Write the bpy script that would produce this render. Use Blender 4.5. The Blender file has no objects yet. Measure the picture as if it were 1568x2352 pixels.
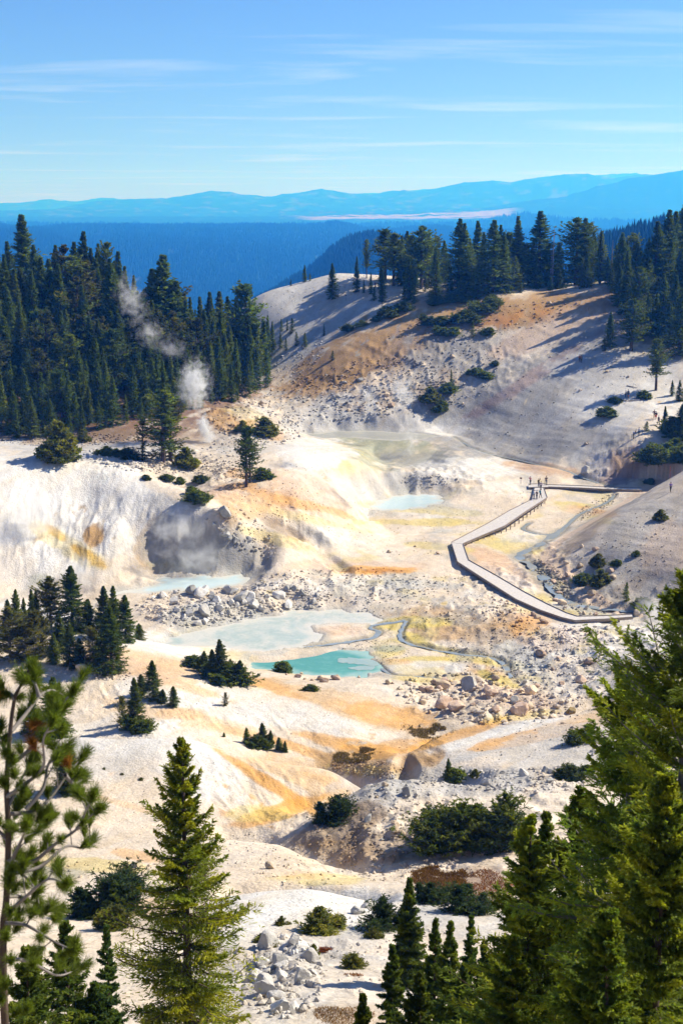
import bpy, bmesh, math, random
import numpy as np
from mathutils import Vector, Matrix
random.seed(7); RNG = np.random.default_rng(7)
scene = bpy.context.scene
COL = scene.collection
F = 3266.0; PITCH = math.radians(12.11); CP, SP = math.cos(PITCH), math.sin(PITCH)
ZB = -54.0                                     # level of the basin floor, camera at height 0

def ray(u, v):
    """photo coordinate (1568 x 2352 frame) -> X/Y and Z/Y of the line of sight from the camera"""
    a = (np.asarray(u, float) - 784) / F; b = -(np.asarray(v, float) - 1176) / F
    k = CP + b * SP
    return a / k, (-SP + b * CP) / k
def proj(X, Y, Z):
    d = Y * CP - Z * SP; up = Y * SP + Z * CP
    return 784 + F * X / d, 1176 - F * up / d

# ------------------------------------------------------------------ noise
def _hash(ix, iy, seed):
    h = (ix.astype(np.int64) * 374761393 + iy.astype(np.int64) * 668265263 + seed * 974711) & 0xffffffff
    h = ((h ^ (h >> 13)) * 1274126177) & 0xffffffff
    return ((h ^ (h >> 16)) & 0xffff) / 32767.5 - 1.0
def vnoise(x, y, seed=0):
    ix = np.floor(x); iy = np.floor(y); fx = x - ix; fy = y - iy
    fx = fx * fx * fx * (fx * (fx * 6 - 15) + 10); fy = fy * fy * fy * (fy * (fy * 6 - 15) + 10)
    a = _hash(ix, iy, seed); b = _hash(ix + 1, iy, seed); c = _hash(ix, iy + 1, seed); d = _hash(ix + 1, iy + 1, seed)
    return (a + (b - a) * fx) + ((c + (d - c) * fx) - (a + (b - a) * fx)) * fy
def fbm(x, y, oct=4, seed=0, gain=.5, ridged=False):
    s = 0; a = 1; t = 0
    for o in range(oct):
        n = vnoise(x * 2 ** o + 17.3 * o, y * 2 ** o - 9.1 * o, seed + o * 13)
        if ridged: n = 1 - 2 * np.abs(n)
        s = s + a * n; t += a; a *= gain
    return s / t
def sstep(a, b, x):
    t = np.clip((x - a) / (b - a), 0, 1); return t * t * (3 - 2 * t)

# ------------------------------------------------------------------ scene helpers
def tag(o, label=None, cat=None, group=None, kind=None):
    if label: o['label'] = label
    if cat: o['category'] = cat
    if group: o['group'] = group
    if kind: o['kind'] = kind
    return o
def mesh_np(name, V, faces, mats, smooth=False, matidx=None, colors=None):
    """faces: (n,3) or (n,4) int array"""
    me = bpy.data.meshes.new(name); V = np.asarray(V, np.float32); faces = np.asarray(faces, np.int32)
    n, k = faces.shape
    me.vertices.add(len(V)); me.vertices.foreach_set('co', V.ravel())
    me.loops.add(n * k); me.loops.foreach_set('vertex_index', faces.ravel())
    me.polygons.add(n); me.polygons.foreach_set('loop_start', np.arange(n, dtype=np.int32) * k)
    me.polygons.foreach_set('use_smooth', np.full(n, smooth))
    for m in (mats if isinstance(mats, (list, tuple)) else [mats]): me.materials.append(m)
    if matidx is not None: me.polygons.foreach_set('material_index', np.asarray(matidx, np.int32))
    if colors is not None:
        ca = me.color_attributes.new('Col', 'FLOAT_COLOR', 'POINT')
        c = np.ones((len(V), 4), np.float32); c[:, :colors.shape[1]] = colors
        ca.data.foreach_set('color', c.ravel())
    me.update(calc_edges=True)
    return me
def obj(name, me, parent=None, loc=None):
    o = bpy.data.objects.new(name, me); COL.objects.link(o)
    if parent is not None: o.parent = parent
    if loc is not None: o.location = loc
    return o
def empty(name, loc, rz=0, sc=1):
    o = bpy.data.objects.new(name, None); COL.objects.link(o); o.location = loc; o.rotation_euler = (0, 0, rz)
    o.scale = (sc, sc, sc) if np.isscalar(sc) else sc; o.empty_display_size = .3; return o

# ------------------------------------------------------------------ materials
def newmat(name):
    m = bpy.data.materials.new(name); m.use_nodes = True; nt = m.node_tree; nt.nodes.clear()
    return m, nt, nt.nodes.new
def lk(nt, a, b): nt.links.new(a, b)
def basic(name, col, rough=.8, var=.15, scale=8, bump=.0, spec=.3, coord='Object'):
    m, nt, N = newmat(name); out = N('ShaderNodeOutputMaterial'); p = N('ShaderNodeBsdfPrincipled')
    tc = N('ShaderNodeTexCoord'); no = N('ShaderNodeTexNoise'); no.inputs['Scale'].default_value = scale; no.inputs['Detail'].default_value = 5
    lk(nt, tc.outputs[coord], no.inputs['Vector'])
    hs = N('ShaderNodeMapRange'); hs.inputs[3].default_value = 1 - var; hs.inputs[4].default_value = 1 + var
    hs.inputs[1].default_value = .3; hs.inputs[2].default_value = .7
    lk(nt, no.outputs['Fac'], hs.inputs[0])
    mx = N('ShaderNodeVectorMath'); mx.operation = 'SCALE'; mx.inputs[0].default_value = col[:3]
    lk(nt, hs.outputs[0], mx.inputs['Scale']); lk(nt, mx.outputs[0], p.inputs['Base Color'])
    p.inputs['Roughness'].default_value = rough; p.inputs['Specular IOR Level'].default_value = spec
    if bump:
        b = N('ShaderNodeBump'); b.inputs['Strength'].default_value = bump; b.inputs['Distance'].default_value = .05
        lk(nt, no.outputs['Fac'], b.inputs['Height']); lk(nt, b.outputs[0], p.inputs['Normal'])
    lk(nt, p.outputs[0], out.inputs['Surface']); return m
# ================================================================== TERRAIN
# control points of the ground: sight line (u, v) at depth Y, or at known height
CPT = []
def c(u, v, Y):
    t, s = ray(u, v); CPT.append((float(t), Y, float(s * Y)))
def cz(u, v, z):
    t, s = ray(u, v); Y = z / float(s); CPT.append((float(t), Y, z))
def cd(u, Y, z):
    CPT.append(((u - 784) / F, Y, z))
for u in (-300, 300, 784, 1300, 1900):
    cd(u, 6, -5.5); cd(u, 14, -12.5); cd(u, 25, -19)
for p in [(700,2300,42),(950,2300,43),(300,2340,42),(0,2300,45),(1200,2300,42),(1500,2300,40),(-250,2300,45),(1850,2250,40),
  (590,2075,65),(700,2037,70),(850,2047,70),(1000,2085,66),(600,2165,57),(750,2155,58),(900,2205,52),(1200,2100,64),(1500,2050,66),(1850,2000,66),
  (300,2100,68),(0,2100,68),(-250,2100,68),(150,2000,82),(0,2000,83),(-250,2000,83),
  (540,1922,94),(650,1938,91),(720,1972,87),(800,2003,83),(560,1990,82),(700,2025,76),(400,1960,88),(400,2030,78),
  (880,2018,79),(1000,2005,80),(1150,1985,82),(1400,1950,86),(1700,1900,90),
  (750,1990,88.5),(850,1995,86),(950,1980,86),(870,1900,94),(870,1803,103.5),(940,1790,105),(1000,1850,99),(1100,1900,93),(1100,1800,104),(1250,1785,106),(1300,1880,94),
  (700,1890,99),(740,1858,101),(1450,1800,104),(1700,1750,106),(1450,1700,116),(1700,1650,120),
  (300,1990,84),(200,1900,96),(0,1900,96),(-250,1900,96),(400,1880,99),(500,1850,104),(300,1800,107.5),(100,1800,107),(-250,1800,107),(500,1760,112),(650,1790,111),(650,1850,106),
  (0,1700,118),(180,1681,119),(430,1691,118),(600,1740,117),(750,1768,114.5),(855,1803,111),(-250,1700,118),
  (-250,1690,126),(0,1690,127),(200,1690,127),(430,1684,128),(600,1733,125),(740,1745,126),(860,1722,129),(920,1695,134),
  (850,1770,119),(930,1788,115.5),(800,1745,123.5),(980,1688,134),
  (912,1738,120.5),(950,1728,122),(1000,1690,126),(1150,1661,130),(1300,1641,132),(1430,1610,135),(1600,1580,138),(1000,1772,115),(1200,1765,111),(1200,1705,121),(1350,1700,118),
  (1100,1622,142),(1300,1600,146),(1450,1570,148),
  (-250,1440,162),(0,1440,162),(150,1433,163),(350,1480,160),(500,1525,158),(700,1552,158),(850,1558,156),(950,1602,149),(985,1640,143),
  (-250,1600,140),(0,1600,140),(200,1580,142),(400,1600,140),(600,1630,140),(800,1660,137),(940,1690,133.5),
  # white mound and cliffs
  (-250,1080,222),(0,1069,224),(120,1055,227),(250,1069,227),(400,1115,222),(500,1172,214),(-250,1200,210),(0,1200,208),(100,1200,212),(200,1150,219),
  (320,1195,213),(380,1200,211),(450,1198,210.5),(520,1205,209),(570,1250,205),(280,1225,209),(100,1290,202),(0,1300,200),(220,1280,203),
  (0,1030,262),(200,1040,258),(430,1045,258),(450,1130,232),(-250,1030,262),
  (100,1010,276),(-250,1000,276),(100,900,308),(100,800,340),(100,740,365),(-250,900,308),(-250,740,365),(300,1000,276),(300,900,312),(300,800,346),(300,765,358),
  (450,900,322),(450,830,348),(550,900,335),(550,870,352),
  # central mound
  (640,1087,236),(560,1130,226),(530,1180,214),(600,1200,217),(640,1250,210),(700,1250,215),(760,1120,240),(810,1150,244),(750,1060,254),(850,1083,262),(620,1020,278),(700,1020,285),
  (500,965,292),(490,1015,275),(540,940,308),(600,960,300),(620,930,330),
  # big right slope and dome
  (700,960,323),(800,920,333),(800,850,347),(750,800,365),(1000,898,335),(1000,806,351),(1000,729,366),(1150,898,330),(1150,806,350),(1200,729,363),(830,735,378),(760,762,381),(950,700,379),(1150,668,379),
  (1290,1000,300),(1290,900,322),(1300,800,346),(1400,1000,293),(1400,930,310),(1400,850,329),(1400,750,352),(1300,700,368),(1400,663,375),(1550,720,363),(1550,800,342),(1550,900,316),(1550,1000,288),(1460,1003,287),(1700,700,360),(1700,900,310),(1700,1000,280),
  (770,628,415),(690,652,412),(600,692,402),(900,640,410),(650,750,390),(700,700,398),(600,790,388),(570,850,380),(620,872,362),(600,905,346),
  (1100,655,402),(1300,652,402),(1500,640,405),(1600,600,430),(1750,560,450),(1500,655,385),
  # right spur
  (1568,1100,258),(1400,1187,223),(1400,1280,204),(1400,1350,193),(1500,1135,230),(1500,1250,204),(1500,1350,190.5),(1568,1080,246),(1568,1200,211),(1568,1320,190),(1700,1000,250),(1700,1200,204),(1330,1260,212),(1700,1400,176),(1330,1235,220)]: c(*p)
for p in [(900,1150,-53.8),(1000,1150,-53.8),(1100,1150,-53.8),(1200,1150,-53.8),(1000,1230,-53.9),(1150,1250,-54),(850,1230,-53.8),(900,1300,-53.8),(800,1310,-53.2),(1100,1330,-54),(1250,1250,-54),(1050,1400,-53.8),
  (1450,1125,-53.2),(1400,1170,-53.6),(1300,1230,-53.9),(1255,1285,-54),(1340,1350,-53.8),(1400,1388,-53.7),(1500,1400,-53.6),(1200,1330,-54),(1300,1400,-53.8),
  (1210,1410,-53.0),(1120,1415,-53.1),(1180,1485,-53.9),(1280,1440,-52.9),(1400,1460,-52.9),(1500,1550,-50.8),(1400,1560,-52),(1550,1480,-51.4),(1500,1650,-47),
  (1000,1470,-53.9),(1000,1550,-54),(1150,1550,-54),(1250,1530,-53.8),(1100,1600,-53),(1000,1420,-53.6),(930,1400,-53.8),
  (430,1388,-52.3),(600,1372,-52.2),(700,1360,-52.6),(520,1380,-52.2),(800,1390,-53.6),(350,1400,-53.4),(500,1460,-54.2),(700,1440,-54.2),(800,1520,-54.3),(650,1520,-54.3),(150,1400,-53.3),(0,1400,-53),(-250,1400,-53),(330,1450,-54),
  (50,1360,-53.5),(200,1350,-53.6),(350,1325,-53.8),(440,1330,-53.8),(560,1328,-53.8),(600,1300,-53.4),(720,1300,-53.2),(300,1345,-53.6),
  (860,1165,-53.6),(900,1095,-50.4),(1100,1072,-51.2),(1200,1100,-52.8),(1250,1080,-52),(1000,1085,-51.4),(930,1050,-51.0),(850,1000,-49.6),(1000,1015,-50.3),(700,985,-48.2),(1000,985,-49.8),(1060,1003,-50.8),(1200,1062,-52.4),(1330,1090,-52.8),(1420,1113,-53.2),(1350,1110,-53.3)]: cz(*p)
for u in (-250, 100, 350): cd(u, 430, -48); cd(u, 520, -95); cd(u, 700, -170)
for u in (500, 700): cd(u, 470, -50); cd(u, 560, -95); cd(u, 700, -170)
for u in (900, 1150, 1400): cd(u, 440, -24); cd(u, 520, -58); cd(u, 700, -140)
for u in (1600, 1800): cd(u, 520, -20); cd(u, 700, -95)
CPT = np.array(CPT)

def tps_fit(P, z, lam):
    n = len(P); d = np.sqrt(((P[:, None] - P[None]) ** 2).sum(-1)); K = np.where(d > 0, d * d * np.log(d + 1e-12), 0) + lam * np.eye(n)
    Q = np.c_[np.ones(n), P]; A = np.block([[K, Q], [Q.T, np.zeros((3, 3))]])
    return np.linalg.solve(A, np.r_[z, 0, 0, 0])
def tps_eval(w, P, X):
    out = np.empty(len(X))
    for i in range(0, len(X), 20000):
        x = X[i:i + 20000]; d2 = ((x[:, None] - P[None]) ** 2).sum(-1)
        out[i:i + 20000] = (.5 * d2 * np.log(d2 + 1e-14)) @ w[:-3] + w[-3] + x @ w[-2:]
    return out
SX, SY = 3.266, 2.0
P = np.c_[CPT[:, 0] * SX, np.log(CPT[:, 1]) * SY]
W = tps_fit(P, CPT[:, 2], 0.0006)
NT, NL = 820, 1380
T = np.concatenate([[-2.6, -1.7, -1.15, -.85, -.65, -.53], np.linspace(-.46, -.275, 40, endpoint=False), np.linspace(-.275, .275, NT - 80), np.linspace(.275, .46, 41)[1:], [.53, .65, .85, 1.15, 1.7, 2.6]])
L = np.concatenate([np.linspace(math.log(6), math.log(34), 90, endpoint=False), np.linspace(math.log(34), math.log(460), NL - 140), np.linspace(math.log(460), math.log(700), 51)[1:]])
def cubic1(xc, fc, x):                                  # Catmull-Rom along axis 0
    h = xc[1] - xc[0]; p = np.clip((x - xc[0]) / h, 0, len(xc) - 1.0001); i = p.astype(int); f = (p - i)[:, None]
    g = lambda k: fc[np.clip(i + k, 0, len(xc) - 1)]
    a, b, cc, d = g(-1), g(0), g(1), g(2)
    return b + .5 * f * (cc - a + f * (2 * a - 5 * b + 4 * cc - d + f * (3 * (b - cc) + d - a)))
tc_, lc_ = np.linspace(-.46, .46, 190), np.linspace(L[0], L[-1], 300)
G = np.stack(np.meshgrid(tc_ * SX, lc_ * SY, indexing='ij'), -1).reshape(-1, 2)
Hc = tps_eval(W, P, G).reshape(len(tc_), len(lc_))
H = cubic1(lc_, cubic1(tc_, Hc, np.clip(T, -.46, .46)).T, L).T              # H[t, lnY]
TT, LL = np.meshgrid(T, L, indexing='ij'); YY = np.exp(LL); XX = TT * YY

def base_z_at(t, Y): return tps_eval(W, P, np.c_[np.atleast_1d(t) * SX, np.log(np.atleast_1d(Y)) * SY])
# hidden hollows behind the crests: (u, Y) centre line, depth, near and far width
def carve(line, dep, wn, wf):
    global H
    us, ys = zip(*line); uu = 784 + F * TT * .97; yc = np.interp(uu, us, ys)
    ends = sstep(us[0] - 60, us[0] + 30, uu) * (1 - sstep(us[-1] - 30, us[-1] + 60, uu))
    d = YY - yc; H -= dep * ends * np.exp(-(d / np.where(d < 0, wn, wf)) ** 2)
carve([(-400,122.5),(430,122.5),(600,121.5),(740,120),(840,117)], 3.0, 2.6, 3.2)
carve([(520,74),(700,73.4),(880,70)], 1.6, 2.2, 2.0)
carve([(500,97),(600,95.5),(700,92),(850,86)], 1.1, 2.2, 2.4)
carve([(680,106),(870,110),(1000,110),(1100,109)], 2.4, 3.2, 4)
carve([(940,127),(1000,131),(1150,135.5),(1300,137.5),(1430,141)], 2.2, 3, 3.5)
carve([(-400,236),(120,238),(300,236),(420,232)], 1.8, 6, 8)
carve([(560,240),(640,246),(760,248)], 1.5, 5, 7)
# ---- zone masks live in sight coordinates of the smooth ground and in depth, so that ground behind a crest is not touched
UU, VV = proj(XX, YY, H)
def Yat(u, v):
    """depth of the ground seen at (u,v): first crossing along the column"""
    t, s = ray(u, v); j = int(np.clip(np.searchsorted(T, float(t)), 1, len(T) - 1)); f = (float(t) - T[j - 1]) / (T[j] - T[j - 1])
    col = H[j - 1] * (1 - f) + H[j] * f; Yc = np.exp(L); hit = np.nonzero((col >= float(s) * Yc) & (Yc > 8))[0]
    return (Yc[hit[0]] if len(hit) else None)
def blob_s(u, v, ru, rv, ang=0, soft=.45, warp=.25, yr=.14, seed=3):
    """soft-edged patch on the ground seen at (u,v); returns column slice and mask"""
    Yc = Yat(u, v)
    if Yc is None: return None
    R_ = 1.8 * max(ru, rv); c_ = np.nonzero((UMX >= u - R_) & (UMN <= u + R_))[0]
    if not len(c_): return None
    j0, j1 = np.searchsorted(L, [math.log(Yc) - yr * 1.6, math.log(Yc) + yr * 1.6]); S_ = (slice(c_[0], c_[-1] + 1), slice(j0, j1))
    ca, sa = math.cos(math.radians(ang)), math.sin(math.radians(ang)); du, dv = UU[S_] - u, VV[S_] - v
    a = (du * ca + dv * sa) / ru; b = (-du * sa + dv * ca) / rv; r = np.sqrt(a * a + b * b)
    rr = r + warp * (WN1 if seed % 2 else WN2)[S_]
    return S_, (1 - sstep(1 - soft, 1 + soft, rr)) * (1 - sstep(yr, yr * 1.6, np.abs(LL[S_] - math.log(Yc)))) * (r < 1.8)
def blob(*a, **k):
    out = np.zeros_like(H); q = blob_s(*a, **k)
    if q: out[q[0]] = q[1]
    return out
UMX, UMN = UU.max(1), UU.min(1)
WN1 = fbm(XX / 9, YY / 9, 4, 5); WN2 = fbm(XX / 5, YY / 7, 4, 31)

# ---- relief detail in metres
def spread(ls): 
    m = np.zeros_like(H)
    for l in ls: m = np.maximum(m, blob(*l))
    return m
near = sstep(20, 60, YY)
rough_m = spread([(480,1400,170,50),(640,1370,150,40),(800,1345,200,35),(1150,1440,250,70),(1250,1560,220,70),(1450,1500,150,130),(1080,1600,170,60),(1150,1340,120,40),
  (850,900,250,80,-10),(1000,850,200,70),(560,960,130,60),(350,1060,170,35),(480,1090,120,40,40),(1000,1900,330,120),(1280,1788,200,26),(700,2250,160,130),(1000,1100,110,40),(1300,1330,120,60,40),(180,1400,90,40),(1440,1070,90,60),(700,1210,90,60,40),(100,820,300,150)])
ROUGH = rough_m
H = H + fbm(XX / 26, YY / 26, 3, 1) * .35 * near + fbm(XX / 6, YY / 6, 4, 2) * .26 * near * (.3 + rough_m)
H = H + fbm(XX / 1.6, YY / 1.6, 4, 3) * (.022 + .19 * rough_m) * near + fbm(XX / .5, YY / .6, 2, 4) * .02
# lumpy terraces in the rough zones
H = H + rough_m * np.clip(fbm(XX / 3.2, YY / 3.0, 3, 44, ridged=True), 0, 1) * .55 * near
# erosion rills down the cliffs of the white mound and round the alcove
cl = spread([(130,1230,190,100,15),(420,1255,170,75,10),(300,1210,110,70),(1440,1070,70,60),(700,1195,60,40,30),(950,1100,70,25),(835,1165,45,30)])
em = spread([(760,1110,110,70,30),(860,1120,60,50),(300,1150,260,60),(960,1100,110,30),(640,1160,120,50)])
H = H + em * (fbm(XX / 4.5, YY / 6, 4, 18, ridged=True) * .2 + fbm(XX / 1.3, YY / 1.8, 3, 19) * .08)
alc = spread([(465,1262,125,52,5),(560,1300,60,40)])
H = H + alc * (fbm(XX / 2.4, YY / 3.5, 4, 28, ridged=True) * .75 + fbm(XX / .9, YY / 1.4, 3, 29) * .2)
H = H + cl * (fbm(XX / 2.6 + WN1 * .6, YY / 7, 4, 8, ridged=True) * .75 + fbm(XX / 1.1, YY / 3, 3, 9, ridged=True) * .25) * .4
# rills on the orange faces
rl = spread([(640,1830,190,60,25),(560,1860,120,60,30),(700,1700,190,35,15),(330,1620,250,50,10),(970,1750,70,40,-40),(880,1900,220,60,-30)])
H = H + rl * fbm(XX / 1.4 + YY / 4, YY / 5 - XX / 9, 4, 10, ridged=True) * .15
sl = spread([(1150,880,330,130,-30),(1300,1000,240,90,-20),(850,830,170,90,-30),(1450,1280,180,110,-30)])
H = H + sl * fbm((XX * .8 + YY * .55) / 2.2, (YY * .8 - XX * .55) / 14, 4, 12) * .28
# dents: fumarole hollows, alcove, gully cuts  (u, v, ru, rv, ang, depth)
for u, v, ru, rv, ang, dp in [(350,1250,20,30,0,.8),(465,1272,100,40,5,1.3),(845,1165,32,24,0,1.3),(700,1225,55,16,35,1.1),(640,1205,45,14,20,.8),(930,1048,85,26,0,1.1),(870,1050,30,22,0,.5),
      (760,1290,45,14,35,.7),(170,1375,60,22,0,.7),(1340,1103,45,10,0,.5),(880,1445,20,5,-30,.3),(700,1225,40,12,35,.3),(932,1768,24,26,-20,1.8)]:
    H = H - blob(u, v, ru, rv, ang, .5, .35, .1) * dp
for u, v, ru, rv, ang, dp in [(460,1180,50,30,20,.8),(265,1240,24,40,0,.5),(540,1215,22,18,0,1.2),(340,1345,28,22,0,1.6),(1060,1045,70,16,0,.7),(960,1108,45,18,0,1.0),(510,1200,30,16,0,1.5),(870,1120,30,30,0,.8)]:
    H = H + blob(u, v, ru, rv, ang, .6, .4, .1) * dp

# ---- pools and streams
def poly_world(pts, z):
    out = []
    for u, v in pts:
        t, s = ray(u, v); Y = z / float(s); out.append((float(t) * Y, Y))
    return np.array(out)
def smooth_loop(pts, n=6):
    pts = np.asarray(pts, float); m = len(pts); out = []
    for i in range(m):
        a, b, cc, d = pts[i - 1], pts[i], pts[(i + 1) % m], pts[(i + 2) % m]
        for k in range(n):
            f = k / n; out.append(b + .5 * f * (cc - a + f * (2 * a - 5 * b + 4 * cc - d + f * (3 * (b - cc) + d - a))))
    return np.array(out)
def smooth_line(pts, n=6):
    pts = np.asarray(pts, float); m = len(pts); out = []
    for i in range(m - 1):
        a, b, cc, d = pts[max(i - 1, 0)], pts[i], pts[i + 1], pts[min(i + 2, m - 1)]
        for k in range(n):
            f = k / n; out.append(b + .5 * f * (cc - a + f * (2 * a - 5 * b + 4 * cc - d + f * (3 * (b - cc) + d - a))))
    out.append(pts[-1]); return np.array(out)
def sdf_poly(X, Y, poly):
    d = np.full(X.shape, 1e9); ins = np.zeros(X.shape, bool)
    m = len(poly)
    for i in range(m):
        x0, y0 = poly[i]; x1, y1 = poly[(i + 1) % m]; ex, ey = x1 - x0, y1 - y0
        h = np.clip(((X - x0) * ex + (Y - y0) * ey) / (ex * ex + ey * ey + 1e-9), 0, 1)
        d = np.minimum(d, np.hypot(X - x0 - h * ex, Y - y0 - h * ey))
        cnd = (y0 > Y) != (y1 > Y)
        with np.errstate(divide='ignore', invalid='ignore'):
            ins ^= cnd & (X < (x1 - x0) * (Y - y0) / (y1 - y0 + 1e-12) + x0)
    return np.where(ins, -d, d)
POOLS = [  # name, z, outline, kind
 ('turquoise_pool', -54.62, [(575,1519),(600,1508),(650,1498),(720,1491),(800,1490),(835,1494),(850,1503),(845,1512),(862,1520),(868,1528),(850,1538),(832,1548),(790,1551),(730,1548),(680,1546),(620,1540),(585,1532)], 'turq'),
 ('milky_pool', -54.45, [(372,1478),(395,1465),(430,1452),(500,1437),(560,1428),(640,1412),(700,1404),(790,1402),(850,1412),(868,1424),(830,1430),(760,1430),(720,1440),(735,1458),(728,1472),(690,1486),(620,1494),(560,1492),(520,1487),(450,1482)], 'milk'),
 ('steaming_pool', -53.95, [(270,1365),(330,1348),(372,1330),(430,1322),(500,1326),(545,1322),(572,1332),(540,1345),(480,1350),(420,1356),(330,1362)], 'pale'),
 ('upper_pool', -53.95, [(858,1162),(880,1146),(930,1137),(985,1136),(1015,1140),(1010,1152),(985,1164),(930,1170),(880,1172)], 'pale'),
 ('mud_flat', -50.1, [(655,1002),(720,995),(800,990),(900,992),(985,998),(1000,1004),(960,1010),(905,1012),(800,1006),(720,1012),(670,1010)], 'mud')]
POOL_W = []
POOLMASK = np.full(H.shape, 1e9)
for name, z, pts, kd in POOLS:
    w = poly_world(smooth_loop(pts, 5), z)
    w = w + np.c_[fbm(w[:, 0] * .5, w[:, 1] * .5, 3, 3), fbm(w[:, 0] * .5, w[:, 1] * .5, 3, 8)] * 1.6
    POOL_W.append(w)
    lo, hi = w.min(0) - 22, w.max(0) + 22
    m = (XX > lo[0]) & (XX < hi[0]) & (YY > lo[1]) & (YY < hi[1])
    d = sdf_poly(XX[m], YY[m], w)
    k = 1 - sstep(-.2, 5.0, d)                          # bank relaxes to the water level
    tgt = z + np.clip(d, 0, 9) * .16 + .05
    h = H[m]; h = h * (1 - k) + (np.minimum(h, tgt) * .6 + tgt * .4) * k
    h = np.where(d < .0, z - .1 - .35 * sstep(0, 2.0, -d), np.maximum(h, z + .04 + .1 * sstep(0, .6, d) - .13 * np.clip(d - 1.5, 0, None)))
    H[m] = h; POOLMASK[m] = np.minimum(POOLMASK[m], d)
def ground(X, Y):
    """height of the finished ground"""
    X = np.atleast_1d(np.asarray(X, float)); Y = np.atleast_1d(np.asarray(Y, float)); t = X / Y; l = np.log(Y)
    i = np.clip(np.searchsorted(T, t) - 1, 0, len(T) - 2); j = np.clip(np.searchsorted(L, l) - 1, 0, len(L) - 2)
    f = np.clip((t - T[i]) / (T[i + 1] - T[i]), 0, 1); g = np.clip((l - L[j]) / (L[j + 1] - L[j]), 0, 1)
    r = (H[i, j] * (1 - f) + H[i + 1, j] * f) * (1 - g) + (H[i, j + 1] * (1 - f) + H[i + 1, j + 1] * f) * g
    return r
def gz(X, Y): return float(ground(X, Y)[0])
STREAMS = [
 [(700,1487),(760,1478),(820,1470),(858,1462),(868,1448),(850,1442),(862,1434),(905,1428),(930,1424)],
 [(932,1424),(922,1445),(918,1462),(935,1476),(990,1490),(1050,1500),(1120,1508),(1150,1520),(1165,1540),(1175,1556)],
 [(1215,1200),(1200,1215),(1250,1228),(1290,1215),(1330,1180),(1390,1155),(1410,1135)],
 [(1290,1215),(1240,1250),(1190,1275),(1220,1300),(1260,1340),(1290,1375),(1330,1390),(1400,1398),(1470,1405)],
 [(1040,1002),(1100,1035),(1190,1058),(1290,1078),(1340,1098),(1420,1120)],
 [(868,1530),(900,1548),(950,1552),(1000,1556)]]
SWID = [.55, .45, .5, 1.0, .4, .3]
STREAM_W = []
STRD = np.full(H.shape, 1e9)
for pts, wd in zip(STREAMS, SWID):
    q = smooth_line(pts, 8); X = []
    for u, v in q:
        Y = Yat(u, v)
        if Y is None: continue
        t, s = ray(u, v); X.append((float(t) * Y, Y))
    X = np.array(X)
    for _ in range(2): X[1:-1] = (X[:-2] + 2 * X[1:-1] + X[2:]) / 4
    STREAM_W.append((X, wd))
    for (x0, y0), (x1, y1) in zip(X[:-1], X[1:]):
        m = (XX > min(x0, x1) - 3) & (XX < max(x0, x1) + 3) & (YY > min(y0, y1) - 3) & (YY < max(y0, y1) + 3)
        if not m.any(): continue
        ex, ey = x1 - x0, y1 - y0; h = np.clip(((XX[m] - x0) * ex + (YY[m] - y0) * ey) / (ex * ex + ey * ey + 1e-9), 0, 1)
        STRD[m] = np.minimum(STRD[m], np.hypot(XX[m] - x0 - h * ex, YY[m] - y0 - h * ey) / wd)
BWD = np.full(H.shape, 1e9)
for pts in ([(1478,1124),(1390,1121),(1255,1116),(1230,1116),(1238,1145),(1190,1175),(1140,1205),(1050,1247),(1062,1289),(1128,1328),(1192,1367),(1248,1395),(1295,1414),(1322,1421),(1390,1418),(1452,1415)],):
    w = poly_world(pts, -53.35)
    for (x0, y0), (x1, y1) in zip(w[:-1], w[1:]):
        m = (XX > min(x0, x1) - 9) & (XX < max(x0, x1) + 9) & (YY > min(y0, y1) - 9) & (YY < max(y0, y1) + 9); ex, ey = x1 - x0, y1 - y0
        h = np.clip(((XX[m] - x0) * ex + (YY[m] - y0) * ey) / (ex * ex + ey * ey + 1e-9), 0, 1); BWD[m] = np.minimum(BWD[m], np.hypot(XX[m] - x0 - h * ex, YY[m] - y0 - h * ey))
H = np.where(BWD < 8, np.minimum(H, -53.72 + .22 * np.clip(BWD - 2.2, 0, None)), H)
H = H - .22 * (1 - sstep(.5, 1.9, STRD)) * (POOLMASK > 0)
# trampled paths: cream strips with a smooth bed
PATHS = [([(1475,1128),(1400,1175),(1330,1215),(1275,1252),(1258,1280),(1290,1312),(1335,1345),(1350,1370),(1400,1402),(1470,1408)],1.3),
         ([(1475,1126),(1520,1100),(1560,1075)],1.2)]
PTHD = np.full(H.shape, 1e9)
for pts, wd in PATHS:
    q = smooth_line(pts, 6); X = []
    for u, v in q:
        Y = Yat(u, v)
        if Y: t, s = ray(u, v); X.append((float(t) * Y, Y))
    for (x0, y0), (x1, y1) in zip(X[:-1], X[1:]):
        m = (XX > min(x0, x1) - 4) & (XX < max(x0, x1) + 4) & (YY > min(y0, y1) - 4) & (YY < max(y0, y1) + 4)
        ex, ey = x1 - x0, y1 - y0; h = np.clip(((XX[m] - x0) * ex + (YY[m] - y0) * ey) / (ex * ex + ey * ey + 1e-9), 0, 1)
        PTHD[m] = np.minimum(PTHD[m], np.hypot(XX[m] - x0 - h * ex, YY[m] - y0 - h * ey) / wd)
UU, VV = proj(XX, YY, H)

def hit(u, v):
    Y = Yat(u, v)
    if Y is None: return None
    t, s = ray(u, v); return Vector((float(t) * Y, Y, gz(float(t) * Y, Y)))

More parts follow.
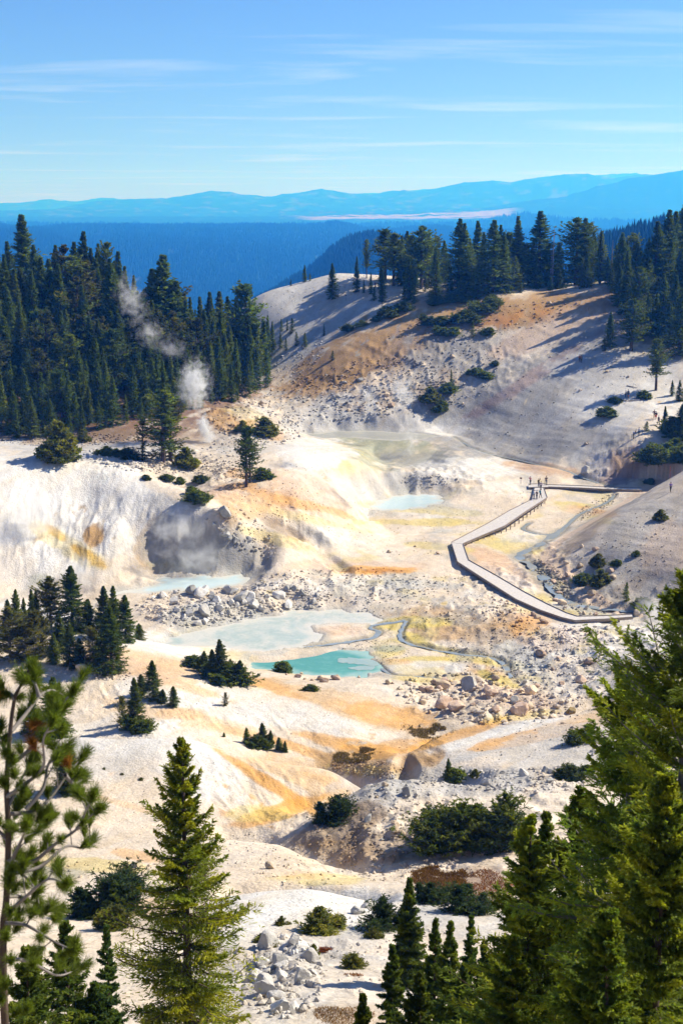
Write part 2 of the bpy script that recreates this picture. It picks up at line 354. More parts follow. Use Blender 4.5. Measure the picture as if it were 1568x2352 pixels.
# ---- colour of the ground (albedo)
white = (.76,.735,.69); cream = (.72,.62,.50); orange = (.68,.36,.09); pale_or = (.70,.50,.30); yellow = (.66,.53,.16); grey = (.36,.35,.335); lgrey = (.53,.515,.49)
brown = (.26,.185,.125); ochre = (.46,.29,.13); purple = (.33,.25,.235); bluegrey = (.42,.45,.45); soil = (.23,.135,.085); red = (.45,.16,.06); greenish = (.36,.37,.26); peach = (.62,.43,.30); rust = (.52,.24,.06)
C = np.empty(H.shape + (3,)); C[:] = cream
def paint(col, u, v, ru, rv, ang=0, k=1.0, soft=.5, warp=.35, yr=.14, seed=3, tex=0):
    q = blob_s(u, v, ru, rv, ang, soft, warp, yr, seed)
    if not q: return
    S_, m = q; m = m * k
    if tex: m = m * sstep(-.35, .45, (TX1 if tex == 1 else TX2)[S_])
    m = np.clip(.35 * m * (1 + .8 * TX3[S_]) + .65 * k * sstep(.34, .66, m / max(k, .01) + .55 * TX3[S_] + .30 * TX4[S_]), 0, 1)
    C[S_] += (np.array(col) - C[S_]) * m[..., None]
TX3 = fbm((XX * .95 - YY * .3) / 2.4, (YY * .95 + XX * .3) / 8, 5, 66)
TX4 = fbm(XX / 1.1, YY / 1.5, 4, 67)
TX1 = fbm(XX / 3.5, YY / 5, 4, 51); TX2 = fbm((XX + YY * .4) / 1.6, (YY - XX * .4) / 6, 4, 61)
for a in [
 # hill behind and forest floor
 (soil,150,870,420,170,0,1),(soil,480,850,150,100,0,.8),(brown,300,1010,330,24,0,.7),(ochre,310,900,60,30,0,.8),
 (lgrey,700,720,190,110,-20,1,.5,.2,.2),(white,760,650,130,28,0,.5),(cream,900,660,120,30,0,.5),(lgrey,590,800,60,70,0,1),
 (ochre,760,860,170,60,-35,1),(ochre,900,790,130,60,-25,.9),(ochre,1150,720,240,38,-5,1),(rust,1150,730,180,22,-8,.8,.5,.4,.14,3,1),(brown,1000,790,170,45,-25,.6),
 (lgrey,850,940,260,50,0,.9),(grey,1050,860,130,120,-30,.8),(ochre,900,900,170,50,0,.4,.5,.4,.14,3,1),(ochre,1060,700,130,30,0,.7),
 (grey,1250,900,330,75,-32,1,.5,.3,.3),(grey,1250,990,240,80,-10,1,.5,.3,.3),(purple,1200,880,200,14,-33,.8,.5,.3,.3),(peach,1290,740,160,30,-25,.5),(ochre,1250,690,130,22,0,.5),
 (lgrey,1420,860,140,70,0,.9,.5,.3,.2),(white,1430,930,150,60,0,.7,.5,.3,.2),(lgrey,1300,940,120,30,-30,.5),(soil,1500,700,110,110,0,.45),(cream,1500,1000,60,40,0,.8),
 (purple,1430,1070,70,38,-30,.9),(ochre,1440,1060,40,20,0,.5),(white,1360,1060,40,40,-40,.5),
 # mud flat and grey mounds
 (lgrey,850,985,280,30,0,.9),(grey,860,1003,190,14,0,.8),(white,1020,990,40,12,0,.7),(greenish,900,1040,150,34,5,.95),(grey,960,1055,90,24,0,.7),(yellow,800,1050,60,30,30,.5,.5,.4,.14,3,1),(cream,640,1010,90,25,0,.6),
 (white,1100,1075,140,26,0,.8),(lgrey,960,1105,70,22,0,.8),(orange,1240,1075,90,9,8,.5),(peach,1260,1080,90,14,8,.7),(white,1180,1120,60,20,0,.4),
 # left white mound
 (white,200,1150,330,110,10,1,.5,.2,.2),(white,50,1250,150,90,0,1),(cream,430,1120,110,30,20,.8),(grey,300,1045,260,22,0,.35),(lgrey,250,1030,260,14,0,.8),(lgrey,330,1200,80,60,0,.5,.5,.4,.14,3,1),(ochre,370,1260,60,60,0,.7),(ochre,215,1230,24,26,0,1),
 (orange,130,1225,28,9,35,.9),(orange,200,1275,45,11,32,1),(yellow,160,1255,90,22,30,.5),(brown,450,1275,90,50,0,.55,.5,.4,.14,3,1),(grey,430,1250,110,60,0,.9),(grey,550,1285,70,44,10,.8),(greenish,400,1300,60,18,0,.5),(greenish,90,1330,25,12,0,.5),(cream,20,1300,60,50,0,.5),(grey,540,1270,50,40,10,.6),
 # central mound
 (peach,600,1150,120,40,10,.9),(orange,600,1130,90,40,15,.55,.5,.4,.14,3,1),(peach,700,1130,110,40,15,.6),(white,760,1100,100,60,35,.25),(yellow,800,1080,60,20,30,.5),(lgrey,840,1110,50,30,40,.7),(white,720,1040,90,35,0,.8),(lgrey,560,1020,100,30,0,.5),(ochre,520,970,50,22,25,.8),(orange,590,985,60,16,20,.45),(yellow,580,960,60,18,20,.3),
 (ochre,535,1185,40,24,0,.6),(cream,760,1230,190,50,10,.7),(yellow,700,1190,160,10,12,.4),(white,800,1250,120,24,20,.6),(brown,650,1215,60,12,25,.6),(grey,740,1240,50,16,35,.6),(grey,780,1285,40,14,35,.8),
 # basin floor
 (white,900,1210,170,40,0,.6,.5,.5,.14,3,1),(yellow,980,1170,140,9,5,.6,.5,.6),(yellow,970,1200,120,8,0,.7,.5,.6),(bluegrey,1020,1165,90,12,10,.4),(cream,900,1280,200,40,0,.8),(peach,820,1300,160,14,0,.5),(orange,880,1310,80,9,0,.85,.5,.6),(rust,880,1311,40,5,0,.8),(white,760,1345,200,18,0,.5),
 (bluegrey,950,1340,160,12,0,.45,.5,.6,.14,3,1),(yellow,1180,1255,90,16,10,.75,.5,.6,.14,2),(yellow,1130,1215,40,10,0,.6),(yellow,1320,1160,60,7,5,.8),(orange,1350,1175,80,10,8,.75,.5,.6),(yellow,1380,1195,50,10,10,.5),(cream,1250,1180,120,28,5,.6),(white,1200,1230,90,18,10,.45),(orange,1130,1280,40,16,20,.4),(peach,1150,1310,120,30,25,.6),
 (yellow,1230,1370,60,14,15,.7,.5,.6),(white,1190,1340,60,14,20,.5),(yellow,1330,1405,120,8,0,.8,.5,.6),(bluegrey,1300,1395,120,7,5,.5),(brown,1270,1330,70,22,45,.55,.5,.6),(grey,1230,1320,90,18,45,.5,.5,.6),
 (lgrey,1050,1370,200,26,0,.6,.5,.6,.14,3,1),(ochre,1060,1450,150,38,8,.75),(ochre,1200,1440,80,40,0,.6),(peach,1240,1420,70,20,0,.5),(grey,1150,1465,90,24,0,.45),(orange,1215,1445,45,26,0,.6),(orange,700,1160,90,12,15,.6),(yellow,640,1240,90,14,15,.5),(pale_or,560,1160,60,30,10,.7),(yellow,1000,1255,70,8,5,.6),(yellow,960,1430,80,14,0,.9),(yellow,935,1465,70,16,20,.9),(yellow,1050,1500,140,13,12,.9,.5,.6),(orange,1130,1550,60,14,20,.55),(yellow,1150,1565,50,14,20,1.0),(yellow,980,1515,80,12,0,.85,.5,.6),(yellow,890,1500,60,14,-5,.7,.5,.6),
 (white,950,1530,120,14,0,.75,.5,.6),(white,1050,1480,60,12,0,.4),(yellow,980,1560,90,12,0,.7,.5,.6),(orange,900,1520,50,8,0,.6),(bluegrey,1200,1510,90,24,20,.65,.5,.6),(lgrey,1250,1490,120,26,0,.6),(greenish,890,1490,45,9,0,.8),(white,1400,1470,160,50,0,.75),(lgrey,1350,1560,160,40,0,.6),(peach,1130,1590,150,26,10,.4),(peach,1300,1470,100,24,0,.35),(cream,820,1465,90,15,-5,.9),(peach,780,1450,60,12,0,.6),(lgrey,620,1400,200,40,0,.55),(cream,700,1395,100,20,0,.6),(bluegrey,480,1420,120,40,0,.45),
 (grey,1450,1260,190,100,-35,.75,.5,.3,.22),(ochre,1330,1240,90,16,-38,.35),(brown,1440,1350,70,14,-30,.35),(peach,1530,1260,60,60,-30,.3),(cream,1530,1110,70,30,-20,.6),
 # S1
 (white,250,1450,260,30,12,.9),(pale_or,450,1560,260,35,14,.8),(peach,300,1540,120,26,10,.5),(orange,700,1600,180,18,16,.45),(pale_or,800,1620,170,36,14,.8),(orange,880,1640,110,26,10,.65),(orange,560,1570,120,18,14,.5),(white,470,1620,150,20,14,.7),(white,650,1620,220,20,16,.75),(white,900,1590,50,8,20,.5),(white,680,1660,150,18,16,.7),
 (orange,800,1710,120,16,12,.8,.5,.5),(orange,560,1685,90,10,14,.55),(white,340,1600,80,30,30,.6),(orange,690,1720,90,11,20,.7,.5,.5),(pale_or,420,1650,170,18,12,.6),(orange,420,1640,50,12,0,.35),
 # S2
 (white,300,1700,200,40,5,.55),(lgrey,240,1740,120,50,0,.6),(white,450,1760,110,60,40,.8),(pale_or,700,1800,170,50,22,.8),(white,620,1800,160,20,25,.6),(orange,620,1800,150,12,32,.85,.5,.4,.14,2),(orange,560,1850,120,26,25,.8,.5,.5,.14,3,2),(orange,640,1865,110,18,-18,.9,.5,.5),(rust,520,1870,40,30,60,.6,.5,.5,.14,3,2),(yellow,590,1870,70,18,0,.55),
 (orange,770,1800,70,12,20,.35),(cream,250,1880,250,70,5,.9),(orange,330,1860,120,8,15,.3),(yellow,200,1985,140,16,5,.6),(orange,320,1965,70,12,10,.5),(greenish,110,2005,90,14,0,.5),
 # gully, G1, R1
 (ochre,850,1765,110,28,10,.9),(yellow,850,1775,90,18,5,.5,.5,.5,.14,3,1),(orange,920,1725,80,24,0,.6),(ochre,960,1745,60,30,-30,.9),(lgrey,1080,1715,150,30,-15,.9),(ochre,985,1735,45,30,-35,.9),(white,1150,1690,150,18,-12,.9),(orange,1060,1685,110,11,-18,.8),(orange,1230,1690,150,14,-12,.85),(pale_or,1330,1660,90,14,-12,.7),(yellow,1200,1645,90,8,-8,.5),(lgrey,1300,1720,170,50,-10,.7),
 (lgrey,1050,1800,260,40,0,.8),(grey,1200,1790,220,30,0,.4,.5,.4,.14,3,1),(lgrey,850,1840,120,34,-28,.85),(brown,760,1910,130,34,-25,.8),(ochre,800,1960,170,30,5,.6),(brown,950,1950,190,40,0,.65),(peach,1100,1950,120,26,0,.5),(cream,1220,1850,90,26,0,.7),(brown,1050,2030,120,30,0,.5),(soil,1120,2010,80,30,0,.5),
 # K, white mound, rocks
 (cream,620,1960,160,40,15,.9),(yellow,720,2020,110,14,0,.6),(orange,700,2010,60,10,0,.3),(white,760,2090,240,50,0,1),(lgrey,700,2160,190,30,0,.6),(white,600,2150,100,30,0,.5),(lgrey,1050,2110,160,50,0,.8),(lgrey,700,2260,260,90,0,.7),(cream,820,2270,90,60,0,.6),(ochre,820,2330,80,30,0,.3),
 (cream,300,2120,160,60,0,.8),(orange,330,2080,80,24,0,.3)]:
    paint(*a)
n1 = fbm(XX / 14, YY / 14, 4, 71)[..., None]; n2 = fbm(XX / 2.2, YY / 3.2, 5, 72)[..., None]; n3 = fbm((XX * .9 - YY * .4) / 1.2, (YY + XX * .4) / 9, 4, 73)[..., None]
n4 = fbm(XX / .55, YY / .8, 3, 74)[..., None]; C *= 1 + .10 * n1 + .16 * n2 + .14 * n4
warm = np.array([1, .95, .87]); C = C * (1 + (warm - 1) * np.clip(n3 * 1.2 + .25, 0, 1))
# small damp / mineral stains on the basin floor
bf = ((H < -52.6) & (YY > 150) & (YY < 300))[..., None] * sstep(.12, .5, fbm(XX / 4, YY / 7, 4, 77))[..., None]
C = C + (np.array([.42,.41,.36]) - C) * bf * .5
bf = ((H < -52.6) & (YY > 150) & (YY < 300))[..., None] * sstep(.2, .55, fbm(XX / 5, YY / 6, 4, 87))[..., None]
C = C + (np.array([.64,.53,.24]) - C) * bf * .55
# grit: darker stones strewn in the rough zones
gr = sstep(.25, .5, fbm(XX / .7, YY / .8, 2, 91))[..., None] * np.clip(ROUGH + .15, 0, 1)[..., None]
C = C * (1 - .14 * gr)
b = (1 - sstep(.0, 1.6, POOLMASK))[..., None] * (POOLMASK > -.3)[..., None]; C = C + (np.array([.50,.50,.46]) - C) * b * .55
b = (1 - sstep(.7, 2.2, STRD))[..., None]; C = C + (np.array([.36,.33,.25]) - C) * b * .75
b = (1 - sstep(.8, 1.1, PTHD + .1 * WN2))[..., None]; C = C + (np.array([.68,.52,.38]) - C) * b * .9
st = fbm((XX * .86 + YY * .5) / .8, (YY * .86 - XX * .5) / 12, 3, 81, ridged=True)[..., None]; C = C * (1 - .08 * sstep(.45, .8, st))
cr = fbm(XX / 2.2 + .5 * TX3, YY / 2.8, 4, 83, ridged=True)[..., None]; C = C * (1 - .12 * sstep(.62, .85, cr) * (.3 + np.clip(ROUGH, 0, 1)[..., None]))
C = np.clip(C, .02, .82) * .76

def grid_faces(nx, ny):
    i = np.arange(nx - 1)[:, None] * ny + np.arange(ny - 1)[None]; i = i.ravel()
    return np.stack([i, i + ny, i + ny + 1, i + 1], 1)
def terrain_material():
    m, nt, N = newmat('mineral_ground'); out = N('ShaderNodeOutputMaterial'); p = N('ShaderNodeBsdfPrincipled')
    at = N('ShaderNodeVertexColor'); at.layer_name = 'Col'; tc = N('ShaderNodeTexCoord')
    n = N('ShaderNodeTexNoise'); n.inputs['Scale'].default_value = 2.2; n.inputs['Detail'].default_value = 9; n.inputs['Roughness'].default_value = .68; lk(nt, tc.outputs['Object'], n.inputs['Vector'])
    vo = N('ShaderNodeTexVoronoi'); vo.inputs['Scale'].default_value = 1.6; lk(nt, tc.outputs['Object'], vo.inputs['Vector']); vo.inputs['Randomness'].default_value = 1
    v2 = N('ShaderNodeTexVoronoi'); v2.inputs['Scale'].default_value = 4.5; lk(nt, tc.outputs['Object'], v2.inputs['Vector'])
    mr = N('ShaderNodeMapRange'); mr.inputs[1].default_value = .3; mr.inputs[2].default_value = .72; mr.inputs[3].default_value = .86; mr.inputs[4].default_value = 1.10; lk(nt, n.outputs['Fac'], mr.inputs[0])
    # pebbles: cells with small radius become darker stones
    pb = N('ShaderNodeMapRange'); pb.inputs[1].default_value = .10; pb.inputs[2].default_value = .17; pb.inputs[3].default_value = .84; pb.inputs[4].default_value = 1; lk(nt, vo.outputs['Distance'], pb.inputs[0])
    mu = N('ShaderNodeMath'); mu.operation = 'MULTIPLY'; lk(nt, mr.outputs[0], mu.inputs[0]); lk(nt, pb.outputs[0], mu.inputs[1])
    sc = N('ShaderNodeVectorMath'); sc.operation = 'SCALE'; lk(nt, at.outputs['Color'], sc.inputs[0]); lk(nt, mu.outputs[0], sc.inputs['Scale'])
    lk(nt, sc.outputs[0], p.inputs['Base Color']); p.inputs['Roughness'].default_value = .9; p.inputs['Specular IOR Level'].default_value = .15
    ad = N('ShaderNodeMath'); ad.operation = 'MULTIPLY_ADD'; lk(nt, v2.outputs['Distance'], ad.inputs[0]); ad.inputs[1].default_value = -.35; lk(nt, n.outputs['Fac'], ad.inputs[2])
    b = N('ShaderNodeBump'); b.inputs['Strength'].default_value = .55; b.inputs['Distance'].default_value = .22; lk(nt, ad.outputs[0], b.inputs['Height']); lk(nt, b.outputs[0], p.inputs['Normal'])
    lk(nt, p.outputs[0], out.inputs['Surface']); return m
GROUND_MAT = terrain_material()
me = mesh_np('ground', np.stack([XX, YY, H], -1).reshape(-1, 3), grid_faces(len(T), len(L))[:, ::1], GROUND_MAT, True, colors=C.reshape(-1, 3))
tag(obj('ground', me), kind='structure')
print('terrain done')
# ================================================================== FAR HILLS
def prof(pts, u):
    x, y = zip(*pts); return np.interp(u, x, y)
uf = np.concatenate([[-7000, -4500, -3000, -2000, -1300], np.linspace(-900, 2500, 760), [3000, 4000, 5500, 8000]])
# knots from near to far: (depth, line v(u)); surfaces run between successive knots
far_knots = [
 (640, [(-900,980),(0,960),(600,960),(1000,900),(1400,860),(1568,830),(2500,800)]),
 (1500, [(-900,800),(600,800),(1000,760),(1250,700),(1380,560),(1450,541),(1568,512),(2500,440)]),
 (1900, [(-900,850),(600,850),(1000,800),(1350,640),(1568,600),(2500,500)]),
 (3000, [(-900,760),(300,760),(480,742),(560,706),(640,668),(700,634),(760,582),(800,556),(850,545),(900,550),(960,572),(1100,640),(1400,640),(2500,640)]),
 (3700, [(-900,800),(560,800),(850,640),(2500,700)]),
 (4600, [(-900,640),(0,640),(500,700),(800,700),(2500,660)]),
 (6300, [(-900,560),(0,540),(60,545),(150,560),(400,565),(700,580),(1100,575),(2500,570)]),
 (8600, [(-900,522),(0,520),(60,527),(130,521),(300,520),(520,520),(640,518),(700,520),(770,513),(830,525),(900,528),(1000,523),(1100,530),(2500,540)]),
 (10500, [(-900,560),(2500,560)]),
 (13000, [(-900,522),(0,519),(400,522),(800,522),(1000,520),(1100,514),(1210,497),(1300,509),(1400,514),(1568,516),(2500,520)]),
 (16000, [(-900,540),(2500,540)]),
 (19000, [(-900,505),(0,508),(600,506),(1000,506),(1568,500),(2500,500)]),
 (21500, [(-900,497),(0,500),(600,499),(800,496),(1100,488),(1200,478),(2500,480)]),
 (24000, [(-900,500),(600,500),(1000,490),(1100,484),(1170,468),(1230,457),(1300,451),(1370,428),(1440,412),(1500,402),(1568,392),(2500,380)]),
 (28000, [(-900,490),(2500,470)]),
 (33000, [(-900,520),(-100,502),(0,497),(70,491),(120,484),(190,470),(220,464),(290,459),(380,458),(430,449),(480,441),(530,443),(570,449),(620,451),(690,443),(740,436),(800,446),(850,448),(900,438),(960,440),(1010,432),(1060,419),(1130,415),(1170,420),(1230,409),(1280,400),(1345,398),(1400,410),(1460,402),(1510,404),(1568,410),(2500,430)]),
 (37000, [(-900,490),(2500,480)]),
 (43000, [(-900,470),(-50,470),(0,469),(60,463),(110,460),(170,465),(235,455),(290,460),(360,464),(500,466),(700,462),(780,455),(830,446),(900,443),(1100,425),(1350,404),(1400,400),(1450,398),(1500,402),(1568,405),(2500,440)]),
 (48000, [(-900,520),(2500,520)])]
far_knots = [(Y if Y < 9000 else 9000 + (Y - 9000) * .62, p) for Y, p in far_knots]
kl = np.log([k[0] for k in far_knots])
ff = np.concatenate([np.linspace(kl[i], kl[i + 1], 26, endpoint=False) for i in range(len(kl) - 1)] + [kl[-1:]])
ta, _ = ray(uf, 480)
Z = np.zeros((len(uf), len(ff)))
KZ = np.stack([ray(uf, prof(p, uf))[1] * Y for Y, p in far_knots], 1)
for j, l in enumerate(ff):
    i = min(int(np.searchsorted(kl, l, side='right') - 1), len(kl) - 2); f = (l - kl[i]) / (kl[i + 1] - kl[i]); g = (1 - math.cos(math.pi * f)) / 2
    f = .5 * f + .5 * g
    s0 = KZ[:, i] / math.exp(kl[i]); s1 = KZ[:, i + 1] / math.exp(kl[i + 1])
    Z[:, j] = (s0 * (1 - f) + s1 * f) * math.exp(l)
FX = ta[:, None] * np.exp(ff)[None]; FY = np.repeat(np.exp(ff)[None], len(uf), 0)
amp = FY * .0011
Z += fbm(FX / FY * 60, np.log(FY) * 28, 4, 120, ridged=True) * amp * sstep(1200, 3000, FY) * (1 + 1.8 * sstep(4300, 5200, FY) * (1 - sstep(7600, 8500, FY))) + fbm(FX / FY * 260, np.log(FY) * 40, 3, 121) * amp * .22
def far_ground(t, Y):
    """bilinear"""
    i = np.clip(np.searchsorted(ta, t) - 1, 0, len(ta) - 2); l = np.log(Y); j = np.clip(np.searchsorted(ff, l) - 1, 0, len(ff) - 2)
    f = (t - ta[i]) / (ta[i + 1] - ta[i]); g = (l - ff[j]) / (ff[j + 1] - ff[j])
    return (Z[i, j] * (1 - f) + Z[i + 1, j] * f) * (1 - g) + (Z[i, j + 1] * (1 - f) + Z[i + 1, j + 1] * f) * g
fc = np.empty(Z.shape + (3,)); fc[:] = (.012, .032, .020)
nn = fbm(FX / FY * 120, np.log(FY) * 90, 4, 130)
fc += (sstep(.25, .6, nn) * sstep(2500, 5000, FY))[..., None] * np.array([.022, .03, .02])
m = sstep(17000, 19600, FY) * sstep(.15, .5, fbm(FX / FY * 150, np.log(FY) * 60, 4, 131)); fc += m[..., None] * (np.array([.14, .12, .10]) - fc) * .5
UF, VF = proj(FX, FY, Z)
m = (sstep(15300, 15700, FY) - sstep(16700, 16900, FY)) * sstep(650, 760, UF + 40 * nn) * (1 - sstep(1150, 1210, UF)) * sstep(-.5, -.2, fbm(FX / FY * 40, np.log(FY) * 130, 3, 132))
fc += m[..., None] * (np.array([.30, .23, .19]) - fc)
def forest_mat():
    m, nt, N = newmat('far_forest_floor'); out = N('ShaderNodeOutputMaterial'); p = N('ShaderNodeBsdfPrincipled'); at = N('ShaderNodeVertexColor'); at.layer_name = 'Col'
    p.inputs['Roughness'].default_value = 1; p.inputs['Specular IOR Level'].default_value = 0
    lk(nt, at.outputs['Color'], p.inputs['Base Color']); lk(nt, p.outputs[0], out.inputs['Surface']); return m
FM = forest_mat()
tag(obj('hills', mesh_np('hills', np.stack([FX, FY, Z], -1).reshape(-1, 3), grid_faces(len(uf), len(ff)), FM, True, colors=fc.reshape(-1, 3))), kind='structure')
# forest covering the far valley, one mass of small pointed crowns
def cones(t, Y, h, r, name, label):
    z = far_ground(t, Y); X = t * Y; n = len(t); k = 5; a = np.arange(k) / k * 2 * math.pi
    V = np.zeros((n, k + 1, 3)); V[:, 0] = np.c_[X, Y, z + h]
    V[:, 1:, 0] = X[:, None] + r[:, None] * np.cos(a)[None]; V[:, 1:, 1] = Y[:, None] + r[:, None] * np.sin(a)[None]; V[:, 1:, 2] = (z - h * .1)[:, None]
    b = np.arange(n)[:, None] * (k + 1)
    Fc = np.stack([np.broadcast_to(b, (n, k)), b + 1 + np.arange(k), b + 1 + (np.arange(k) + 1) % k], -1).reshape(-1, 3)
    g = (.75 + .5 * RNG.random(n))[:, None, None]; col = np.broadcast_to(np.array([.012, .034, .020]) * g, V.shape).reshape(-1, 3)
    o = obj(name, mesh_np(name, V.reshape(-1, 3), Fc, FM, False, colors=col)); tag(o, label, 'forest', kind='stuff')
def sample(n, u0, u1, y0, y1):
    t = ray(RNG.uniform(u0, u1, n), 520)[0]; Y = np.exp(RNG.uniform(math.log(y0), math.log(y1), n)); return t, Y
t, Y = sample(90000, -120, 1750, 3400, 8700); h = RNG.uniform(12, 24, len(t)); cones(t, Y, h, h * .3, 'valley_forest', 'dark blue conifer forest covering the valley far below')
t, Y = sample(11000, 450, 1100, 2500, 3060); h = RNG.uniform(10, 20, len(t)); cones(t, Y, h, h * .26, 'spur_forest', 'blue forested spur behind the pale rounded hilltop')
t, Y = sample(3000, 1200, 1700, 1050, 1520); h = RNG.uniform(8, 17, len(t)); cones(t, Y, h, h * .2, 'ridge_forest', 'conifers along the bluish ridge at the right skyline')
t, Y = sample(12000, -100, 1750, 10400, 11550); h = RNG.uniform(25, 50, len(t)); cones(t, Y, h, h * .25, 'distant_forest', 'pale blue forest on the low ridge below the mountains')
# ================================================================== POOLS AND STREAMS
def water_mat(name, c1, c2, c3, sc, rough=.12, lo=.42, hi=.62, shallow=None):
    m, nt, N = newmat(name); out = N('ShaderNodeOutputMaterial'); p = N('ShaderNodeBsdfPrincipled'); tc = N('ShaderNodeTexCoord')
    n1 = N('ShaderNodeTexNoise'); n1.inputs['Scale'].default_value = sc; n1.inputs['Detail'].default_value = 7; n1.inputs['Distortion'].default_value = 1.6; n1.inputs['Roughness'].default_value = .6; lk(nt, tc.outputs['Object'], n1.inputs['Vector'])
    n2 = N('ShaderNodeTexNoise'); n2.inputs['Scale'].default_value = sc * 5; n2.inputs['Detail'].default_value = 5; n2.inputs['Distortion'].default_value = 2; lk(nt, tc.outputs['Object'], n2.inputs['Vector'])
    r1 = N('ShaderNodeMapRange'); r1.inputs[1].default_value = lo; r1.inputs[2].default_value = hi; lk(nt, n1.outputs['Fac'], r1.inputs[0])
    r2 = N('ShaderNodeMapRange'); r2.inputs[1].default_value = .5; r2.inputs[2].default_value = .75; r2.inputs[4].default_value = .6; lk(nt, n2.outputs['Fac'], r2.inputs[0])
    a = N('ShaderNodeMix'); a.data_type = 'RGBA'; lk(nt, r1.outputs[0], a.inputs[0]); a.inputs[6].default_value = (*c1, 1); a.inputs[7].default_value = (*c2, 1)
    b = N('ShaderNodeMix'); b.data_type = 'RGBA'; lk(nt, r2.outputs[0], b.inputs[0]); lk(nt, a.outputs[2], b.inputs[6]); b.inputs[7].default_value = (*c3, 1)
    if shallow:
        at = N('ShaderNodeVertexColor'); at.layer_name = 'Col'; q = N('ShaderNodeMix'); q.data_type = 'RGBA'; sp = N('ShaderNodeSeparateColor'); lk(nt, at.outputs['Color'], sp.inputs[0]); lk(nt, sp.outputs[0], q.inputs[0]); lk(nt, b.outputs[2], q.inputs[6]); q.inputs[7].default_value = (*shallow, 1); b = q
    lk(nt, b.outputs[2], p.inputs['Base Color']); p.inputs['Roughness'].default_value = rough; p.inputs['IOR'].default_value = 1.33
    bp = N('ShaderNodeBump'); bp.inputs['Strength'].default_value = .12; bp.inputs['Distance'].default_value = .03; lk(nt, n2.outputs['Fac'], bp.inputs['Height']); lk(nt, bp.outputs[0], p.inputs['Normal'])
    lk(nt, p.outputs[0], out.inputs['Surface']); return m
WM = {'turq': water_mat('turquoise_water', (.085,.27,.22), (.10,.30,.245), (.15,.35,.29), .12, .15, shallow=(.28,.42,.36)),
      'milk': water_mat('milky_water', (.34,.41,.385), (.50,.50,.45), (.25,.29,.26), .22, .45, .40, .60, shallow=(.52,.50,.44)),
      'pale': water_mat('pale_water', (.42,.54,.56), (.48,.58,.59), (.46,.55,.55), .15, .2, shallow=(.50,.50,.45)),
      'mud': water_mat('muddy_water', (.30,.30,.26), (.36,.35,.29), (.25,.25,.21), .2, .3, shallow=(.42,.40,.33))}
def flat_poly(name, pts, z, mat):
    bm = bmesh.new(); vs = [bm.verts.new((x, y, z)) for x, y in pts]; f = bm.faces.new(vs)
    if f.normal.z < 0: f.normal_flip()
    bmesh.ops.triangulate(bm, faces=[f]); me = bpy.data.meshes.new(name); bm.normal_update()
    for f in bm.faces:
        if f.normal.z < 0: f.normal_flip()
    bm.to_mesh(me); bm.free(); me.materials.append(mat); return me
for (name, z, pts, kd), w in zip(POOLS, POOL_W):
    lo, hi = w.min(0) - 1, w.max(0) + 1; gx = np.arange(lo[0], hi[0], .33); gy = np.arange(lo[1], hi[1], .33); A, B = np.meshgrid(gx, gy, indexing='ij'); d = sdf_poly(A, B, w)
    sh = 1 - sstep(.1, 1.7, -d + 1.1 * fbm(A * .7, B * .5, 3, 21)); Fq = grid_faces(len(gx), len(gy)); keep = (d.ravel()[Fq] < .4).any(1); Fq = Fq[keep]; used, inv = np.unique(Fq, return_inverse=True)
    V = np.stack([A, B, np.full(A.shape, z)], -1).reshape(-1, 3)[used]
    tag(obj(name, mesh_np(name, V, inv.reshape(Fq.shape), WM[kd], True, colors=np.repeat(sh.ravel()[used][:, None], 3, 1))), kind='structure')
# shoals of pale silt in the turquoise pool
sm = water_mat('silt_shoal', (.26,.35,.33), (.30,.38,.35), (.24,.32,.31), .5, .3)
for pts in ([(775,1515),(790,1511),(822,1512),(858,1516),(868,1526),(858,1530),(835,1526),(800,1524),(782,1521)], [(800,1533),(830,1530),(862,1530),(850,1538),(815,1538)]):
    w = poly_world(smooth_loop(pts, 5), -54.6); w = w + np.c_[vnoise(w[:, 0] * 2, w[:, 1] * 2, 3), vnoise(w[:, 0] * 2, w[:, 1] * 2, 8)] * .25
    tag(obj('silt_shoal', flat_poly('silt_shoal', w, -54.6, sm)), kind='structure')
st_m = water_mat('stream_water', (.20,.235,.25), (.26,.29,.30), (.30,.32,.32), .8, .1)
for X, wd in STREAM_W:
    V = []; n = len(X)
    d = np.gradient(X, axis=0); d /= np.linalg.norm(d, axis=1)[:, None] + 1e-9; nrm = np.c_[-d[:, 1], d[:, 0]]
    zc = ground(X[:, 0], X[:, 1]); zc = np.convolve(np.r_[zc[:3][::-1], zc, zc[-3:][::-1]], np.ones(7) / 7, 'valid') + .10
    ww = wd * (.75 + .4 * vnoise(X[:, 0], X[:, 1], 5))
    for k in (-1, -.4, .4, 1): V.append(np.c_[X + nrm * (ww * k * .9)[:, None], zc - .03 * abs(k)])
    V = np.stack(V, 1).reshape(-1, 3); i = (np.arange(n - 1)[:, None] * 4 + np.arange(3)[None]).ravel()
    tag(obj('stream', mesh_np('stream', V, np.stack([i, i + 1, i + 5, i + 4], 1), st_m, True)), kind='structure')

